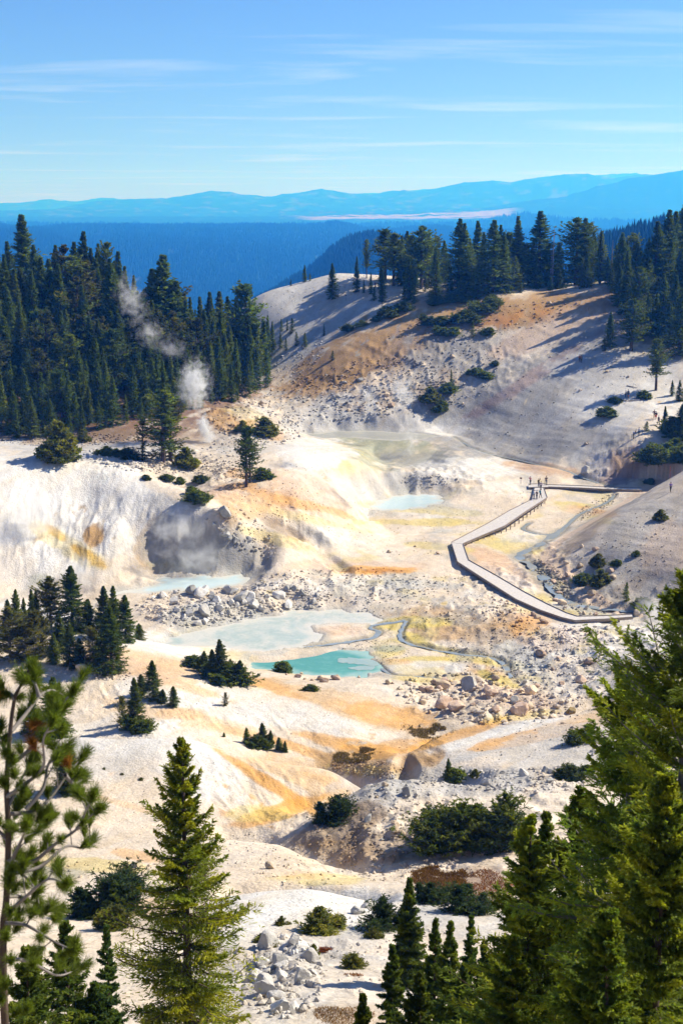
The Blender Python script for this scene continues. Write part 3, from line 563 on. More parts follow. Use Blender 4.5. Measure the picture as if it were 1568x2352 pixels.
# ================================================================== BOARDWALK
wood = basic('weathered_deck_board', (.50,.465,.43), .8, .14, 2.5); wood_d = basic('dark_kerb_timber', (.18,.15,.13), .8, .2, 3); wood_p = basic('post_timber', (.26,.21,.17), .85, .2, 4)
DZ = -53.35
def wp(u, v, z=DZ):
    t, s = ray(u, v); Y = z / float(s); return Vector((float(t) * Y, Y, z))
def add_box(bm, a, b, w, h, z0):
    """beam from a to b, width w, from z0 up h"""
    d = Vector((b[0] - a[0], b[1] - a[1], 0)); 
    if d.length < 1e-6: return
    d.normalize(); n = Vector((-d.y, d.x, 0)) * w / 2
    P_ = [Vector((q[0], q[1], z0 + q[2])) + s_ * n for q in (a, b) for s_ in (-1, 1)]
    vs = [bm.verts.new(p + Vector((0, 0, k))) for p in P_ for k in (0, h)]
    for f in ((0,2,3,1),(4,5,7,6),(0,1,5,4),(2,6,7,3),(1,3,7,5),(0,4,6,2)): bm.faces.new([vs[i] for i in f])
def bm_obj(name, bm, mat, parent, sm=False):
    bmesh.ops.recalc_face_normals(bm, faces=bm.faces); me = bpy.data.meshes.new(name); bm.to_mesh(me); bm.free()
    for m in (mat if isinstance(mat, (list, tuple)) else [mat]): me.materials.append(m)
    if sm: me.polygons.foreach_set('use_smooth', [True] * len(me.polygons))
    return obj(name, me, parent)
def walkway(name, label, prs, z=DZ, plank=.16):
    Lp = [wp(*p[0], z) for p in prs]; Rp = [wp(*p[1], z) for p in prs]; o = Lp[0].copy()
    root = empty(name, o); tag(root, label, 'boardwalk', 'boardwalk sections crossing the basin')
    LC = lambda p: p - o
    bm = bmesh.new(); rbs = [bmesh.new(), bmesh.new()]; kerbs = [bmesh.new(), bmesh.new()]; ns = 0; posts = []
    for i in range(len(Lp) - 1):
        a0, a1, b0, b1 = Lp[i], Lp[i + 1], Rp[i], Rp[i + 1]; ln = ((a0 + b0) / 2 - (a1 + b1) / 2).length; n = max(2, int(ln / plank))
        for k in range(n):
            f0, f1 = k / n + .04 / n, (k + .96) / n
            q = [a0.lerp(a1, f0), b0.lerp(b1, f0), b0.lerp(b1, f1), a0.lerp(a1, f1)]; dz = random.uniform(-.004, .004)
            vs = [bm.verts.new(LC(p) + Vector((0, 0, dz + t_))) for t_ in (-.05, 0) for p in q]
            for f in ((4,5,6,7),(0,1,5,4),(1,2,6,5),(2,3,7,6),(3,0,4,7)): bm.faces.new([vs[j] for j in f])
        for s_, (p0, p1, c0, c1) in enumerate(((a0, a1, b0, b1), (b0, b1, a0, a1))):
            add_box(kerbs[s_], LC(p0), LC(p1), .09, .10, .004)
            add_box(rbs[s_], LC(p0.lerp(c0, .05)), LC(p1.lerp(c1, .05)), .08, .24, -.30)
            m = max(1, int((p1 - p0).length / 2.2))
            for k in range(m): posts.append(p0.lerp(p1, (k + .5) / m).lerp(c0.lerp(c1, (k + .5) / m), .05))
    bm_obj('deck', bm, wood, root); [bm_obj('beam', rb, wood_p, root) for rb in rbs]
    for kb in kerbs: bm_obj('kerb', kb, wood_d, root)
    pm = None
    for p in posts[:98]:
        g = gz(p.x, p.y) - .3; hgt = DZ - .06 - g
        if hgt < .25: continue
        if pm is None:
            b_ = bmesh.new(); add_box(b_, Vector((-.08, 0, 0)), Vector((.08, 0, 0)), .16, 1, 0)
            pm = bm_obj('post', b_, wood_p, root); q = pm
        else: q = pm.copy(); COL.objects.link(q); q.parent = root
        q.location = (p.x - o.x, p.y - o.y, g - o.z); q.scale = (1, 1, hgt)
    return root
PA = [((1227,1120.5),(1248,1120)),((1221,1147),(1256,1143)),((1169,1173),(1207,1175)),((1120,1202),(1159,1208)),((1036,1246),(1063,1249))]
PB = [((1036,1246.6),(1063,1249.6)),((1050,1291),(1076,1287)),((1118,1335),(1139,1322)),((1184,1377),(1200,1358)),((1240,1402),(1257,1388)),((1289,1419),(1300,1408)),((1319,1426),(1325,1416)),((1390,1422.5),(1390,1414.5)),((1452,1418),(1450,1411.5))]
PC = [((1257.5,1113.5),(1259,1118.5)),((1330,1116),(1330,1121)),((1389,1119),(1389,1124)),((1472,1121.5),(1472,1126))]
walkway('boardwalk', 'straight boardwalk span rising from the bend up to the viewing platform', PA)
walkway('boardwalk', 'long boardwalk span from the bend down to the right shore of the basin', PB)
walkway('boardwalk', 'short low boardwalk spur leading right from the viewing platform to the slope', PC)
walkway('viewing_platform', 'square wooden viewing platform at the top of the boardwalk', [((1212,1112.5),(1213,1120.3)),((1247,1111.5),(1248,1119.8)),((1257,1113.3),(1258.5,1119.5))])
bpy.data.objects['viewing_platform']['category'] = 'platform'; del bpy.data.objects['viewing_platform']['group']
# signs and marker posts
def sign(u, v, h, label, col=(.2,.12,.07), on=None):
    p = hit(u, v)
    if p is None: return
    r = empty('sign_post', p); tag(r, label, 'sign'); b = bmesh.new(); add_box(b, Vector((-.04, 0, 0)), Vector((.04, 0, 0)), .08, h + .2, -.2); bm_obj('post', b, wood_p, r)
    b = bmesh.new(); add_box(b, Vector((-.22, -.07, 0)), Vector((.22, -.07, 0)), .04, .3, h - .3); bm_obj('sign_panel', b, basic('sign_brown', col, .6), r)
sign(1195, 1113, 1.3, 'small brown sign on a post left of the viewing platform')
sign(1442, 922, 1.2, 'small reddish sign on a post beside the logs lining the path', (.35,.12,.08))
sign(794, 690, 1.5, 'dark trail sign standing on the pale rounded hilltop', (.05,.04,.04))
p = hit(1537, 1100); r = empty('marker_post', p); tag(r, 'thin orange marker post beside the path on the right spur', 'post')
b = bmesh.new(); add_box(b, Vector((-.05, 0, 0)), Vector((.05, 0, 0)), .1, 2.4, -.2); bm_obj('post', b, basic('orange_post', (.4,.12,.03), .6), r)
# ================================================================== PEOPLE
def flatmat(name, col, rough=.8): return basic(name, col, rough, .08, 20)
skin_m = flatmat('skin', (.36,.20,.13), .6)
def skin_mesh(name, pts, edges, rad, mat, root=0):
    me = bpy.data.meshes.new(name + '_skeleton'); me.from_pydata(pts, edges, []); o = bpy.data.objects.new(name, me); COL.objects.link(o)
    md = o.modifiers.new('s', 'SKIN'); md.use_smooth_shade = True
    me.skin_vertices.new() if not me.skin_vertices else None
    for i, v in enumerate(me.skin_vertices[0].data): v.radius = rad[i] if hasattr(rad[i], '__len__') else (rad[i], rad[i]); v.use_root = (i == root)
    sb = o.modifiers.new('u', 'SUBSURF'); sb.levels = 1; sb.render_levels = 1
    dg = bpy.context.evaluated_depsgraph_get(); m2 = bpy.data.meshes.new_from_object(o.evaluated_get(dg)); m2.name = name
    bpy.data.objects.remove(o); m2.materials.clear(); m2.materials.append(mat); return m2
def person(pos, face, label, top, bottom, hair, h=1.72, arms='down', walk=0, bend=0, cap=None, pack=None, skirt=None, bare_legs=False, bare_arms=False):
    r = empty('person', pos, face); tag(r, label, 'person', 'visitors walking about the basin')
    k = h / 1.72
    S = lambda *p: tuple(k * q for q in p)
    # facing -Y in local space, x to the side
    lean = lambda p: (p[0], p[1] - math.sin(bend) * max(0, p[2] - .93), .93 + (p[2] - .93) * math.cos(bend) if p[2] > .93 else p[2])
    hipz = .93; st = walk * .22
    pts = [(0,0,.95),(0,.0,1.12),(0,.01,1.34),(0,.0,1.46),(0,-.01,1.53),(0,-.015,1.62),(0,-.01,1.70)]
    rad = [(.13,.10),(.125,.09),(.15,.10),(.055,.05),(.05,.05),(.082,.095),(.05,.06)]
    ed = [(i, i + 1) for i in range(6)]
    arms_pose = {'down': ((.20,.02,1.40),(.25,.03,1.14),(.26,-.05,.90)), 'camera': ((.20,.0,1.40),(.27,-.16,1.22),(.09,-.28,1.52)), 'hip': ((.20,.0,1.40),(.36,.06,1.20),(.20,-.02,1.02)), 'front': ((.20,0,1.40),(.24,-.05,1.15),(.12,-.28,1.18)), 'up': ((.20,0,1.40),(.34,-.05,1.56),(.30,-.10,1.78))}
    body_hand = []
    for s in (-1, 1):
        ap = arms_pose[arms if not (arms == 'up' and s < 0) else 'down']
        i = len(pts); pts += [(s * ap[0][0], ap[0][1], ap[0][2]), (s * ap[1][0], ap[1][1], ap[1][2]), (s * ap[2][0], ap[2][1], ap[2][2])]
        rad += [.055, .043, .027]; ed += [(2, i), (i, i + 1), (i + 1, i + 2)]
        w = Vector(pts[i + 2]); d = (w - Vector(pts[i + 1])).normalized(); sd_ = d.cross(Vector((0, 1, 0))); sd_ = sd_.normalized() if sd_.length > .1 else Vector((1, 0, 0))
        pm = w + d * .07; j = len(pts); pts.append(tuple(pm)); rad.append((.022, .034)); ed.append((i + 2, j))
        for q, ln in enumerate((.065, .078, .073, .055)):
            off = sd_ * (q - 1.5) * .018; a = pm + off + d * ln * .55; b = pm + off * 1.1 + d * ln * .85 + Vector((0, -.02, -.006)); e = len(pts)
            pts += [tuple(a), tuple(b)]; rad += [.0085, .007]; ed += [(j, e), (e, e + 1)]
        e = len(pts); pts.append(tuple(w + d * .05 + sd_ * .045)); rad.append(.009); ed.append((i + 2, e))
    for s in (-1, 1):
        i = len(pts); y = s * st
        pts += [(s * .09, 0, .90), (s * .10, y * .5 - .02, .50), (s * .10, y + .02, .09), (s * .11, y - .10, .04), (s * .11, y - .17, .03)]
        rad += [(.09,.09), (.06,.06), (.042,.042), (.045,.035), (.035,.025)]; ed += [(0, i), (i, i + 1), (i + 1, i + 2), (i + 2, i + 3), (i + 3, i + 4)]
    P = [S(*lean(p)) for p in pts]; R_ = [tuple(k * q for q in (x if hasattr(x, '__len__') else (x, x))) for x in rad]
    obj('body', skin_mesh('body', P, ed, R_, skin_m), r)
    def sub(name, idx, edges, grow, mat, over={}):
        mp = {a: b for b, a in enumerate(idx)}; rr = [tuple(q + grow for q in over.get(a, rad[a] if hasattr(rad[a], '__len__') else (rad[a],) * 2)) for a in idx]
        o = obj(name, skin_mesh(name, [P[a] for a in idx], [(mp[a], mp[b]) for a, b in edges], rr, mat), r); return o
    ia = 7; na = 3 + 1 + 8 + 1
    a1, a2 = ia, ia + na; l1 = ia + 2 * na; l2 = l1 + 5
    idx = [0, 1, 2, 3]; e = [(0, 1), (1, 2), (2, 3)]
    for a in (a1, a2):
        idx += [a, a + 1] + ([] if bare_arms else [a + 2]); e += [(2, a), (a, a + 1)] + ([] if bare_arms else [(a + 1, a + 2)])
    sub('jacket' if not bare_arms else 'shirt', idx, e, .014, flatmat('cloth_top', top), {3: (.05, .045)})
    idx = [0]; e = []
    for l in (l1, l2): idx += [l, l + 1] + ([] if bare_legs else [l + 2]); e += [(0, l), (l, l + 1)] + ([] if bare_legs else [(l + 1, l + 2)])
    sub('shorts' if bare_legs else 'trousers', idx, e, .012, flatmat('cloth_bottom', bottom))
    for l in (l1, l2): sub('shoe', [l + 2, l + 3, l + 4], [(l + 2, l + 3), (l + 3, l + 4)], .012, flatmat('shoe', (.05,.04,.04)))
    def ball(name, c, rx, ry, rz, mat):
        b = bmesh.new(); bmesh.ops.create_icosphere(b, subdivisions=2, radius=1)
        for v in b.verts: v.co = Vector((c[0] + v.co.x * rx, c[1] + v.co.y * ry, c[2] + v.co.z * rz)) * k
        return bm_obj(name, b, mat, r, True)
    hc = lean((0, .005, 1.665)); ball('hair', (hc[0], hc[1] + .015, hc[2] + .02), .088, .10, .085, flatmat('hair', hair))
    if cap: ball('hat', (hc[0], hc[1] - .015, hc[2] + .055), .10, .125, .05, flatmat('hat', cap))
    if pack: pc = lean((0, .19, 1.25)); ball('backpack', pc, .15, .11, .24, flatmat('pack', pack))
    if skirt:
        b = bmesh.new(); bmesh.ops.create_cone(b, cap_ends=True, segments=14, radius1=.21 * k, radius2=.14 * k, depth=.42 * k, matrix=Matrix.Translation((0, 0, .80 * k))); bm_obj('skirt', b, flatmat('skirt', skirt), r, True)
    # face: nose, eyes, mouth
    hx = lean((0, -.11, 1.64)); ball('nose', hx, .012, .016, .02, skin_m)
    for s in (-1, 1):
        ex = lean((s * .032, -.094, 1.665)); ball('eye', ex, .010, .006, .006, flatmat('eye', (.03,.02,.02))); er = lean((s * .086, 0, 1.65)); ball('ear', er, .012, .02, .03, skin_m)
    mx = lean((0, -.098, 1.605)); ball('mouth', mx, .022, .006, .005, flatmat('lips', (.25,.09,.07)))
    return r
def on_deck(u, v): return wp(u, v, DZ + .0)
BK = (.02,.02,.025); DB = (.025,.035,.07); hb = (.04,.025,.015)
R = math.radians
person(on_deck(1217, 1113.5), R(200), 'person photographing with raised hands in a red top at the left corner of the platform', (.45,.12,.10), BK, hb, 1.65, 'camera')
person(on_deck(1253.5, 1114.5), R(10), 'person in black T-shirt and blue jeans beside the tripod on the platform', BK, (.06,.11,.20), hb, 1.85, 'front', bare_arms=True, cap=BK)
person(on_deck(1236, 1118), R(30), 'person in dark clothes raising one arm in the middle of the platform', BK, BK, hb, 1.6, 'up')
person(on_deck(1241, 1125.5), R(-20), 'person in pale lilac top with hands on hips just below the platform', (.35,.33,.45), DB, hb, 1.68, 'hip')
person(on_deck(1225, 1146.3), R(60), 'person in light blue hooded jacket and black trousers at the left edge of the boardwalk', (.22,.38,.60), BK, (.2,.32,.5), 1.75, 'down')
person(on_deck(1231.5, 1147.5), R(-30), 'person all in black standing between two others on the boardwalk', BK, BK, hb, 1.7, 'front')
person(on_deck(1240, 1143.8), R(100), 'person in teal top and black leggings on the boardwalk below the platform', (.02,.28,.30), BK, (.08,.05,.03), 1.68, 'down', walk=1, pack=(.02,.25,.27))
for (u, v, f, lab, kw) in [
    (1538.5,1131.5,20,'person in purple top and hat walking the path on the right spur', dict(top=(.20,.13,.38), bottom=BK, hair=hb, h=1.68, arms='front', walk=.8, cap=(.25,.2,.35))),
    (1329.7,834,-20,'person in red jacket standing on the white slope beside a companion in dark green', dict(top=(.35,.06,.06), bottom=BK, hair=hb, h=1.75)),
    (1333.8,834.8,10,'person in dark green jacket standing on the white slope beside a companion in red', dict(top=(.03,.06,.03), bottom=BK, hair=hb, h=1.75)),
    (1435.6,914.4,40,'person in white jacket standing on the white bench above the round bush', dict(top=(.6,.6,.6), bottom=DB, hair=BK, h=1.62, arms='front')),
    (1441,915.4,200,'person in black with backpack standing next to the one in white jacket', dict(top=BK, bottom=BK, hair=hb, h=1.78, pack=(.03,.03,.03))),
    (1501,962.6,160,'person in dark top and tan shorts with backpack on the white path', dict(top=(.06,.05,.08), bottom=(.40,.28,.16), hair=hb, h=1.82, arms='hip', bare_legs=True, pack=(.10,.04,.05))),
    (1505,964.4,190,'person with bright red skirt and dark backpack walking away on the white path', dict(top=BK, bottom=(.25,.12,.08), hair=hb, h=1.68, walk=.6, bare_legs=True, skirt=(.55,.05,.04), pack=(.03,.02,.03))),
    (1511,974.7,120,'person in black walking downhill on the white path', dict(top=BK, bottom=(.02,.025,.05), hair=hb, h=1.8, walk=1)),
    (1465.7,1001.9,160,'person in white top and black trousers beside a tripod at the cliff edge', dict(top=(.6,.6,.63), bottom=BK, hair=hb, h=1.76, arms='front')),
    (1453.5,1012.6,60,'person with blue backpack bending to a camera at the cliff edge', dict(top=(.03,.05,.12), bottom=BK, hair=hb, h=1.72, arms='camera', bend=.45, pack=(.05,.12,.35))),
    (861.5,663,0,'person in purple walking between small trees on the rounded hilltop', dict(top=(.2,.1,.3), bottom=BK, hair=hb, h=1.7, walk=.7))]:
    p = hit(u, v)
    if p is None: print('no hit', lab); continue
    person(p, R(f), lab, **kw)
def tripod(p, label):
    r = empty('tripod', p); tag(r, label, 'tripod', None); dm = flatmat('tripod_black', (.03,.03,.03), .4)
    for a in (0, 2.1, 4.2):
        b = bmesh.new(); q = Vector((.32 * math.cos(a), .32 * math.sin(a), 0)); tp = Vector((0, 0, 1.25)); d = (tp - q)
        mt = Matrix.Translation((q + tp) / 2) @ d.to_track_quat('Z', 'Y').to_matrix().to_4x4(); bmesh.ops.create_cone(b, cap_ends=True, segments=6, radius1=.014, radius2=.02, depth=d.length, matrix=mt); bm_obj('leg', b, dm, r)
    b = bmesh.new(); add_box(b, Vector((-.07, 0, 0)), Vector((.07, 0, 0)), .09, .11, 1.27); bm_obj('camera', b, dm, r)
tripod(on_deck(1250.5, 1114.8), 'black tripod with camera standing at the right corner of the platform')
tripod(hit(1459, 1000.5), 'black tripod with camera beside the person in white top on the cliff edge')
tripod(hit(1449.5, 1013.5), 'black tripod with camera in front of the person bending at the cliff edge')
# ================================================================== ROCKS
def rock_mat(name, c1, c2):
    m, nt, N = newmat(name); out = N('ShaderNodeOutputMaterial'); p = N('ShaderNodeBsdfPrincipled'); tc = N('ShaderNodeTexCoord'); oi = N('ShaderNodeObjectInfo')
    n = N('ShaderNodeTexNoise'); n.inputs['Scale'].default_value = 2.2; n.inputs['Detail'].default_value = 8; n.inputs['Roughness'].default_value = .65; lk(nt, tc.outputs['Object'], n.inputs['Vector'])
    r = N('ShaderNodeMapRange'); r.inputs[1].default_value = .32; r.inputs[2].default_value = .68; lk(nt, n.outputs['Fac'], r.inputs[0])
    mx = N('ShaderNodeMix'); mx.data_type = 'RGBA'; lk(nt, r.outputs[0], mx.inputs[0]); mx.inputs[6].default_value = (*c1, 1); mx.inputs[7].default_value = (*c2, 1)
    rr = N('ShaderNodeMapRange'); rr.inputs[3].default_value = .7; rr.inputs[4].default_value = 1.25; lk(nt, oi.outputs['Random'], rr.inputs[0])
    sc = N('ShaderNodeVectorMath'); sc.operation = 'SCALE'; lk(nt, mx.outputs[2], sc.inputs[0]); lk(nt, rr.outputs[0], sc.inputs['Scale']); lk(nt, sc.outputs[0], p.inputs['Base Color'])
    p.inputs['Roughness'].default_value = .9; p.inputs['Specular IOR Level'].default_value = .2
    b = N('ShaderNodeBump'); b.inputs['Strength'].default_value = .6; b.inputs['Distance'].default_value = .12; lk(nt, n.outputs['Fac'], b.inputs['Height']); lk(nt, b.outputs[0], p.inputs['Normal'])
    lk(nt, p.outputs[0], out.inputs['Surface']); return m
RM = {'pale': rock_mat('pale_rock', (.42,.40,.37), (.60,.58,.54)), 'grey': rock_mat('grey_rock', (.26,.25,.235), (.44,.43,.40)), 'rust': rock_mat('rusty_rock', (.36,.24,.17), (.54,.42,.32)),
      'tan': rock_mat('tan_rock', (.40,.31,.21), (.58,.47,.34)), 'gold': rock_mat('golden_rock', (.34,.22,.08), (.42,.34,.17))}
def rock_arrays(seed, sub, ncut=13):
    b = bmesh.new(); bmesh.ops.create_icosphere(b, subdivisions=sub, radius=1); b.verts.ensure_lookup_table()
    V = np.array([v.co for v in b.verts]); Fc = np.array([[v.index for v in f.verts] for f in b.faces]); b.free()
    g = np.random.default_rng(seed); V *= np.array([1, g.uniform(.65, .95), g.uniform(.55, .8)])
    for _ in range(ncut):
        n = g.normal(size=3); n /= np.linalg.norm(n); d = g.uniform(.45, .8) * np.abs(V @ n).max(); pr = V @ n; V = V - np.outer(np.clip(pr - d, 0, None), n)
    V *= 1 + .05 * vnoise(V[:, 0] * 2.5 + seed, V[:, 1] * 2.5 + V[:, 2] * 3, seed)[:, None] + .02 * vnoise(V[:, 0] * 8, V[:, 1] * 8 + V[:, 2] * 9, seed)[:, None]
    return V, Fc
BIG = {k: [mesh_np('boulder', *rock_arrays(i * 7 + j, 3), RM[k], False) for i in range(5)] for j, k in enumerate(RM)}
SMALL = [rock_arrays(i, 1, 8) for i in range(10)]
def zone_pts(n, u, v, ru, rv, ang=0, edge=1.0):
    out = []
    ca, sa = math.cos(math.radians(ang)), math.sin(math.radians(ang))
    tries = 0
    while len(out) < n and tries < n * 4:
        tries += 1
        r = math.sqrt(random.random()) * edge; a = random.uniform(0, 2 * math.pi); x = r * math.cos(a) * ru; y = r * math.sin(a) * rv
        uu, vv = u + x * ca - y * sa, v + x * sa + y * ca; Y = Yat(uu, vv)
        if Y is None or abs(math.log(Y) - math.log(Yat(u, v) or Y)) > .25: continue
        t, s = ray(uu, vv); X = float(t) * Y
        i = np.searchsorted(T, float(t)); j = np.searchsorted(L, math.log(Y)); 
        if POOLMASK[min(i, len(T) - 1), min(j, len(L) - 1)] < .2 or BWD[min(i, len(T) - 1), min(j, len(L) - 1)] < 2.4: continue
        out.append((uu, vv, X, Y, gz(X, Y)))
    return out
GOLDEN = 0
def boulder(X, Y, z, s, kind, label, group=None, flat=None):
    me = random.choice(BIG[kind]); o = obj('boulder', me); o.location = (X, Y, z + s * .12)
    o.rotation_euler = (random.uniform(-.35, .35), random.uniform(-.35, .35), random.uniform(0, 6.28)); k = s / 2
    o.scale = (k * random.uniform(.9, 1.2), k * random.uniform(.85, 1.1), k * random.uniform(.85, 1.15)); tag(o, label, 'boulder', group); return o
ORD = ['largest', 'second largest', 'leftmost', 'rightmost', 'farthest', 'nearest']
def boulders(n, zone, smin, smax, kinds, desc, place, group):
    pts = zone_pts(n, *zone); its = []
    for p in pts:
        s = smin + (smax - smin) * random.random() ** 2.2; its.append([p, s, random.choice(kinds)])
    its.sort(key=lambda q: -q[1]); lab = {}
    def take(f, w):
        c_ = [i for i in range(len(its)) if i not in lab]
        if c_: lab[min(c_, key=f)] = w
    take(lambda i: -its[i][1], 'largest'); take(lambda i: its[i][0][0], 'leftmost'); take(lambda i: -its[i][0][0], 'rightmost'); take(lambda i: its[i][0][1], 'farthest'); take(lambda i: -its[i][0][1], 'nearest')
    tone = {'pale': 'pale grey', 'grey': 'grey', 'rust': 'rusty pink', 'tan': 'tan', 'gold': 'golden'}
    for i, (p, s, k) in enumerate(its):
        if i in lab: l = f'{lab[i]} {tone[k]} boulder {place}'
        else: l = f'{tone[k]} {desc} {place}'
        boulder(p[2], p[3], p[4], s, k, l, group)
boulders(42, (470,1395,140,42), .7, 3.0, ['pale','pale','grey'], 'boulder among many', 'on the rubble bank between the steaming and milky pools', 'boulders on the rubble bank')
boulders(16, (650,1372,90,28), .7, 2.6, ['pale','grey'], 'boulder', 'on the mud rim right of the steaming pool', 'boulders on the mud rim')
boulders(12, (520,1215,60,28,35), .7, 2.6, ['pale','grey','grey'], 'boulder', 'above the dark steaming alcove', 'boulders above the alcove')
boulders(36, (1110,1605,170,50,5), .7, 2.7, ['rust','rust','tan','grey'], 'boulder among many', 'in the rusty boulder field below the basin', 'rusty boulder field')
boulders(22, (1250,1405,130,28,8), .5, 1.8, ['rust','tan'], 'boulder', 'on the mound beside the lower boardwalk', 'boulders beside the boardwalk')
boulders(18, (1330,1530,110,50), .6, 2.2, ['grey','rust','pale'], 'boulder', 'on the rubble slope right of the yellow stream', 'boulders right of the stream')
boulders(26, (820,900,150,55,-10), .8, 2.4, ['tan','tan','grey','rust'], 'boulder', 'in the talus at the foot of the far slope', 'talus on the far slope')
boulders(16, (1050,880,90,60,-25), .8, 2.4, ['tan','grey'], 'boulder', 'high in the talus of the shaded slope', 'upper talus')
boulders(10, (1150,730,150,25,-10), .7, 1.8, ['rust','tan'], 'boulder', 'on the orange ridge crest below the trees', 'crest boulders')
boulders(34, (650,2240,80,85), .35, 1.3, ['pale'], 'boulder', 'in the pale rock pile right of the big foreground conifer', 'foreground rock pile')
boulders(12, (900,1880,120,60,-20), .4, 1.3, ['tan','grey'], 'boulder', 'on the shaded rocky bank left of the big juniper', 'rocks on the shaded bank')
boulders(12, (1180,1790,180,25), .5, 1.4, ['grey','pale'], 'boulder', 'on the grey flat above the big juniper', 'rocks above the juniper')
boulders(14, (1380,1310,120,60,-20), .5, 1.8, ['tan','rust'], 'boulder', 'on the grey spur across the creek', 'boulders on the spur')
boulders(12, (780,1560,130,12,5), .5, 1.5, ['tan','rust'], 'boulder', 'along the near shore of the turquoise pool', 'shore boulders')
boulders(10, (1330,840,110,80,-20), .6, 1.7, ['tan','pale'], 'boulder', 'on the open white slope at right', 'boulders on the white slope')
boulders(10, (350,1065,140,16,5), .6, 1.6, ['pale','tan'], 'boulder', 'on the terrace behind the white mound', 'terrace boulders')
for u, v, w, kd, lb in [(1309,1640,38,'gold','rounded golden boulder at the right end of the boulder field'),(885,1805,26,'tan','brown boulder alone on the grey crest above the orange slope'),(1345,1090,30,'pale','big grey boulder in the creek below the cliff'),
    (1265,1775,22,'pale','pale upright boulder on the grey flat behind the near conifers'),(823,2098,48,'grey','large dark grey boulder right of the white mound'),(845,2085,38,'pale','grey boulder leaning on the larger one right of the white mound'),
    (1403,1315,26,'rust','reddish boulder at the foot of the spur beside the bushes'),(1383,1330,20,'tan','tan boulder beside the reddish one at the foot of the spur'),(1460,1412,26,'tan','brown boulder at the right end of the boardwalk'),(1335,1258,20,'tan','tan boulder high on the grey spur'),
    (1345,1022,14,'tan','tan boulder alone low on the grey slope'),(1441,868,11,'tan','egg-shaped tan boulder on the white bench'),(620,1995,32,'tan','tan boulder just right of the big foreground conifer'),(308,1993,28,'grey','smooth grey boulder in the yellow stream bed at left'),
    (190,1545,42,'tan','long tan boulder under the conifer clump at left'),(953,1257,9,'rust','brown boulder alone on the cream flat left of the boardwalk bend'),(1006,1273,17,'rust','rusty flat boulder beside the boardwalk bend'),(893,1270,16,'tan','tan boulder on the cream flat left of the boardwalk bend'),
    (968,1585,26,'rust','square reddish boulder at the left of the boulder field'),(985,1587,22,'rust','second square reddish boulder at the left of the boulder field'),(1440,1580,34,'grey','grey boulder beside the steam at right'),(1500,1400,30,'grey','grey boulder beyond the right shore'),(600,930,16,'tan','tan boulder at the foot of the forest edge')]:
    p = hit(u, v)
    if p: boulder(p.x, p.y, p.z, w * p.length / F * 1.05, kd, lb)
# small stones, uncountable
def stones(name, label, zones, mat):
    Vs, Fs, Cs, n0 = [], [], [], 0
    for (n, z, smin, smax) in zones:
        for p in zone_pts(n, *z):
            V, Fc = random.choice(SMALL); s = (smin + (smax - smin) * random.random() ** 2.5) / 2; a = random.uniform(0, 6.28); ca, sa = math.cos(a), math.sin(a)
            q = V * s * np.array([1, random.uniform(.7, 1.1), random.uniform(.7, 1.1)]); q = np.c_[q[:, 0] * ca - q[:, 1] * sa, q[:, 0] * sa + q[:, 1] * ca, q[:, 2]] + np.array([p[2], p[3], p[4] + s * .15])
            Vs.append(q); Fs.append(Fc + n0); n0 += len(V)
            i = min(np.searchsorted(T, p[2] / p[3]), len(T) - 1); j = min(np.searchsorted(L, math.log(p[3])), len(L) - 1)
            Cs.append(np.repeat((C[i, j] * random.uniform(.78, 1.12))[None], len(V), 0))
    o = obj(name, mesh_np(name, np.concatenate(Vs), np.concatenate(Fs), mat, False, colors=np.concatenate(Cs))); tag(o, label, 'stones', kind='stuff')
stone_m, nt, N = newmat('loose_stone'); out = N('ShaderNodeOutputMaterial'); p_ = N('ShaderNodeBsdfPrincipled'); at = N('ShaderNodeVertexColor'); at.layer_name = 'Col'; lk(nt, at.outputs['Color'], p_.inputs['Base Color']); p_.inputs['Roughness'].default_value = .9; lk(nt, p_.outputs[0], out.inputs['Surface'])
stones('loose_stones', 'loose stones strewn over the basin floor and its rubble banks', [
 (900,(470,1395,160,50),.2,.9),(400,(650,1372,110,35),.2,.9),(700,(800,1345,220,40),.15,.7),(500,(1110,1605,200,60,5),.25,1.1),(380,(1250,1420,170,50,8),.2,.8),(400,(1330,1530,160,80),.2,.9),(500,(1180,1500,160,60),.15,.5),(500,(1000,1380,200,60),.15,.6),
 (450,(1270,1330,60,20,45),.2,.8),(250,(1370,1165,60,14,-30),.2,.7),(350,(950,1220,200,60),.12,.4),(130,(985,1108,70,16),.25,.8),(250,(560,1225,90,40,35),.2,1),(300,(700,1120,180,60,15),.1,.4),(250,(860,1500,80,30),.1,.4),(300,(640,1150,110,50,15),.12,.45),(250,(1150,1180,150,60),.1,.35)], stone_m)
stones('talus_stones', 'loose talus stones covering the far slopes and the terrace below the forest', [
 (900,(830,900,200,70,-10),.3,1.3),(600,(1020,860,140,90,-25),.3,1.1),(350,(1120,740,240,35,-8),.3,1.2),(400,(660,860,110,40,-45),.3,1.2),(500,(580,970,120,50,10),.3,1.2),(600,(350,1062,180,26,5),.25,1.0),(350,(520,1060,80,50),.25,1.0),(500,(1300,880,260,150,-20),.2,.7),(300,(900,660,120,60),.3,.9),(400,(700,700,160,70,-20),.15,.6),(500,(150,1010,160,16),.3,1.0),(300,(1480,700,80,80),.3,1)], stone_m)
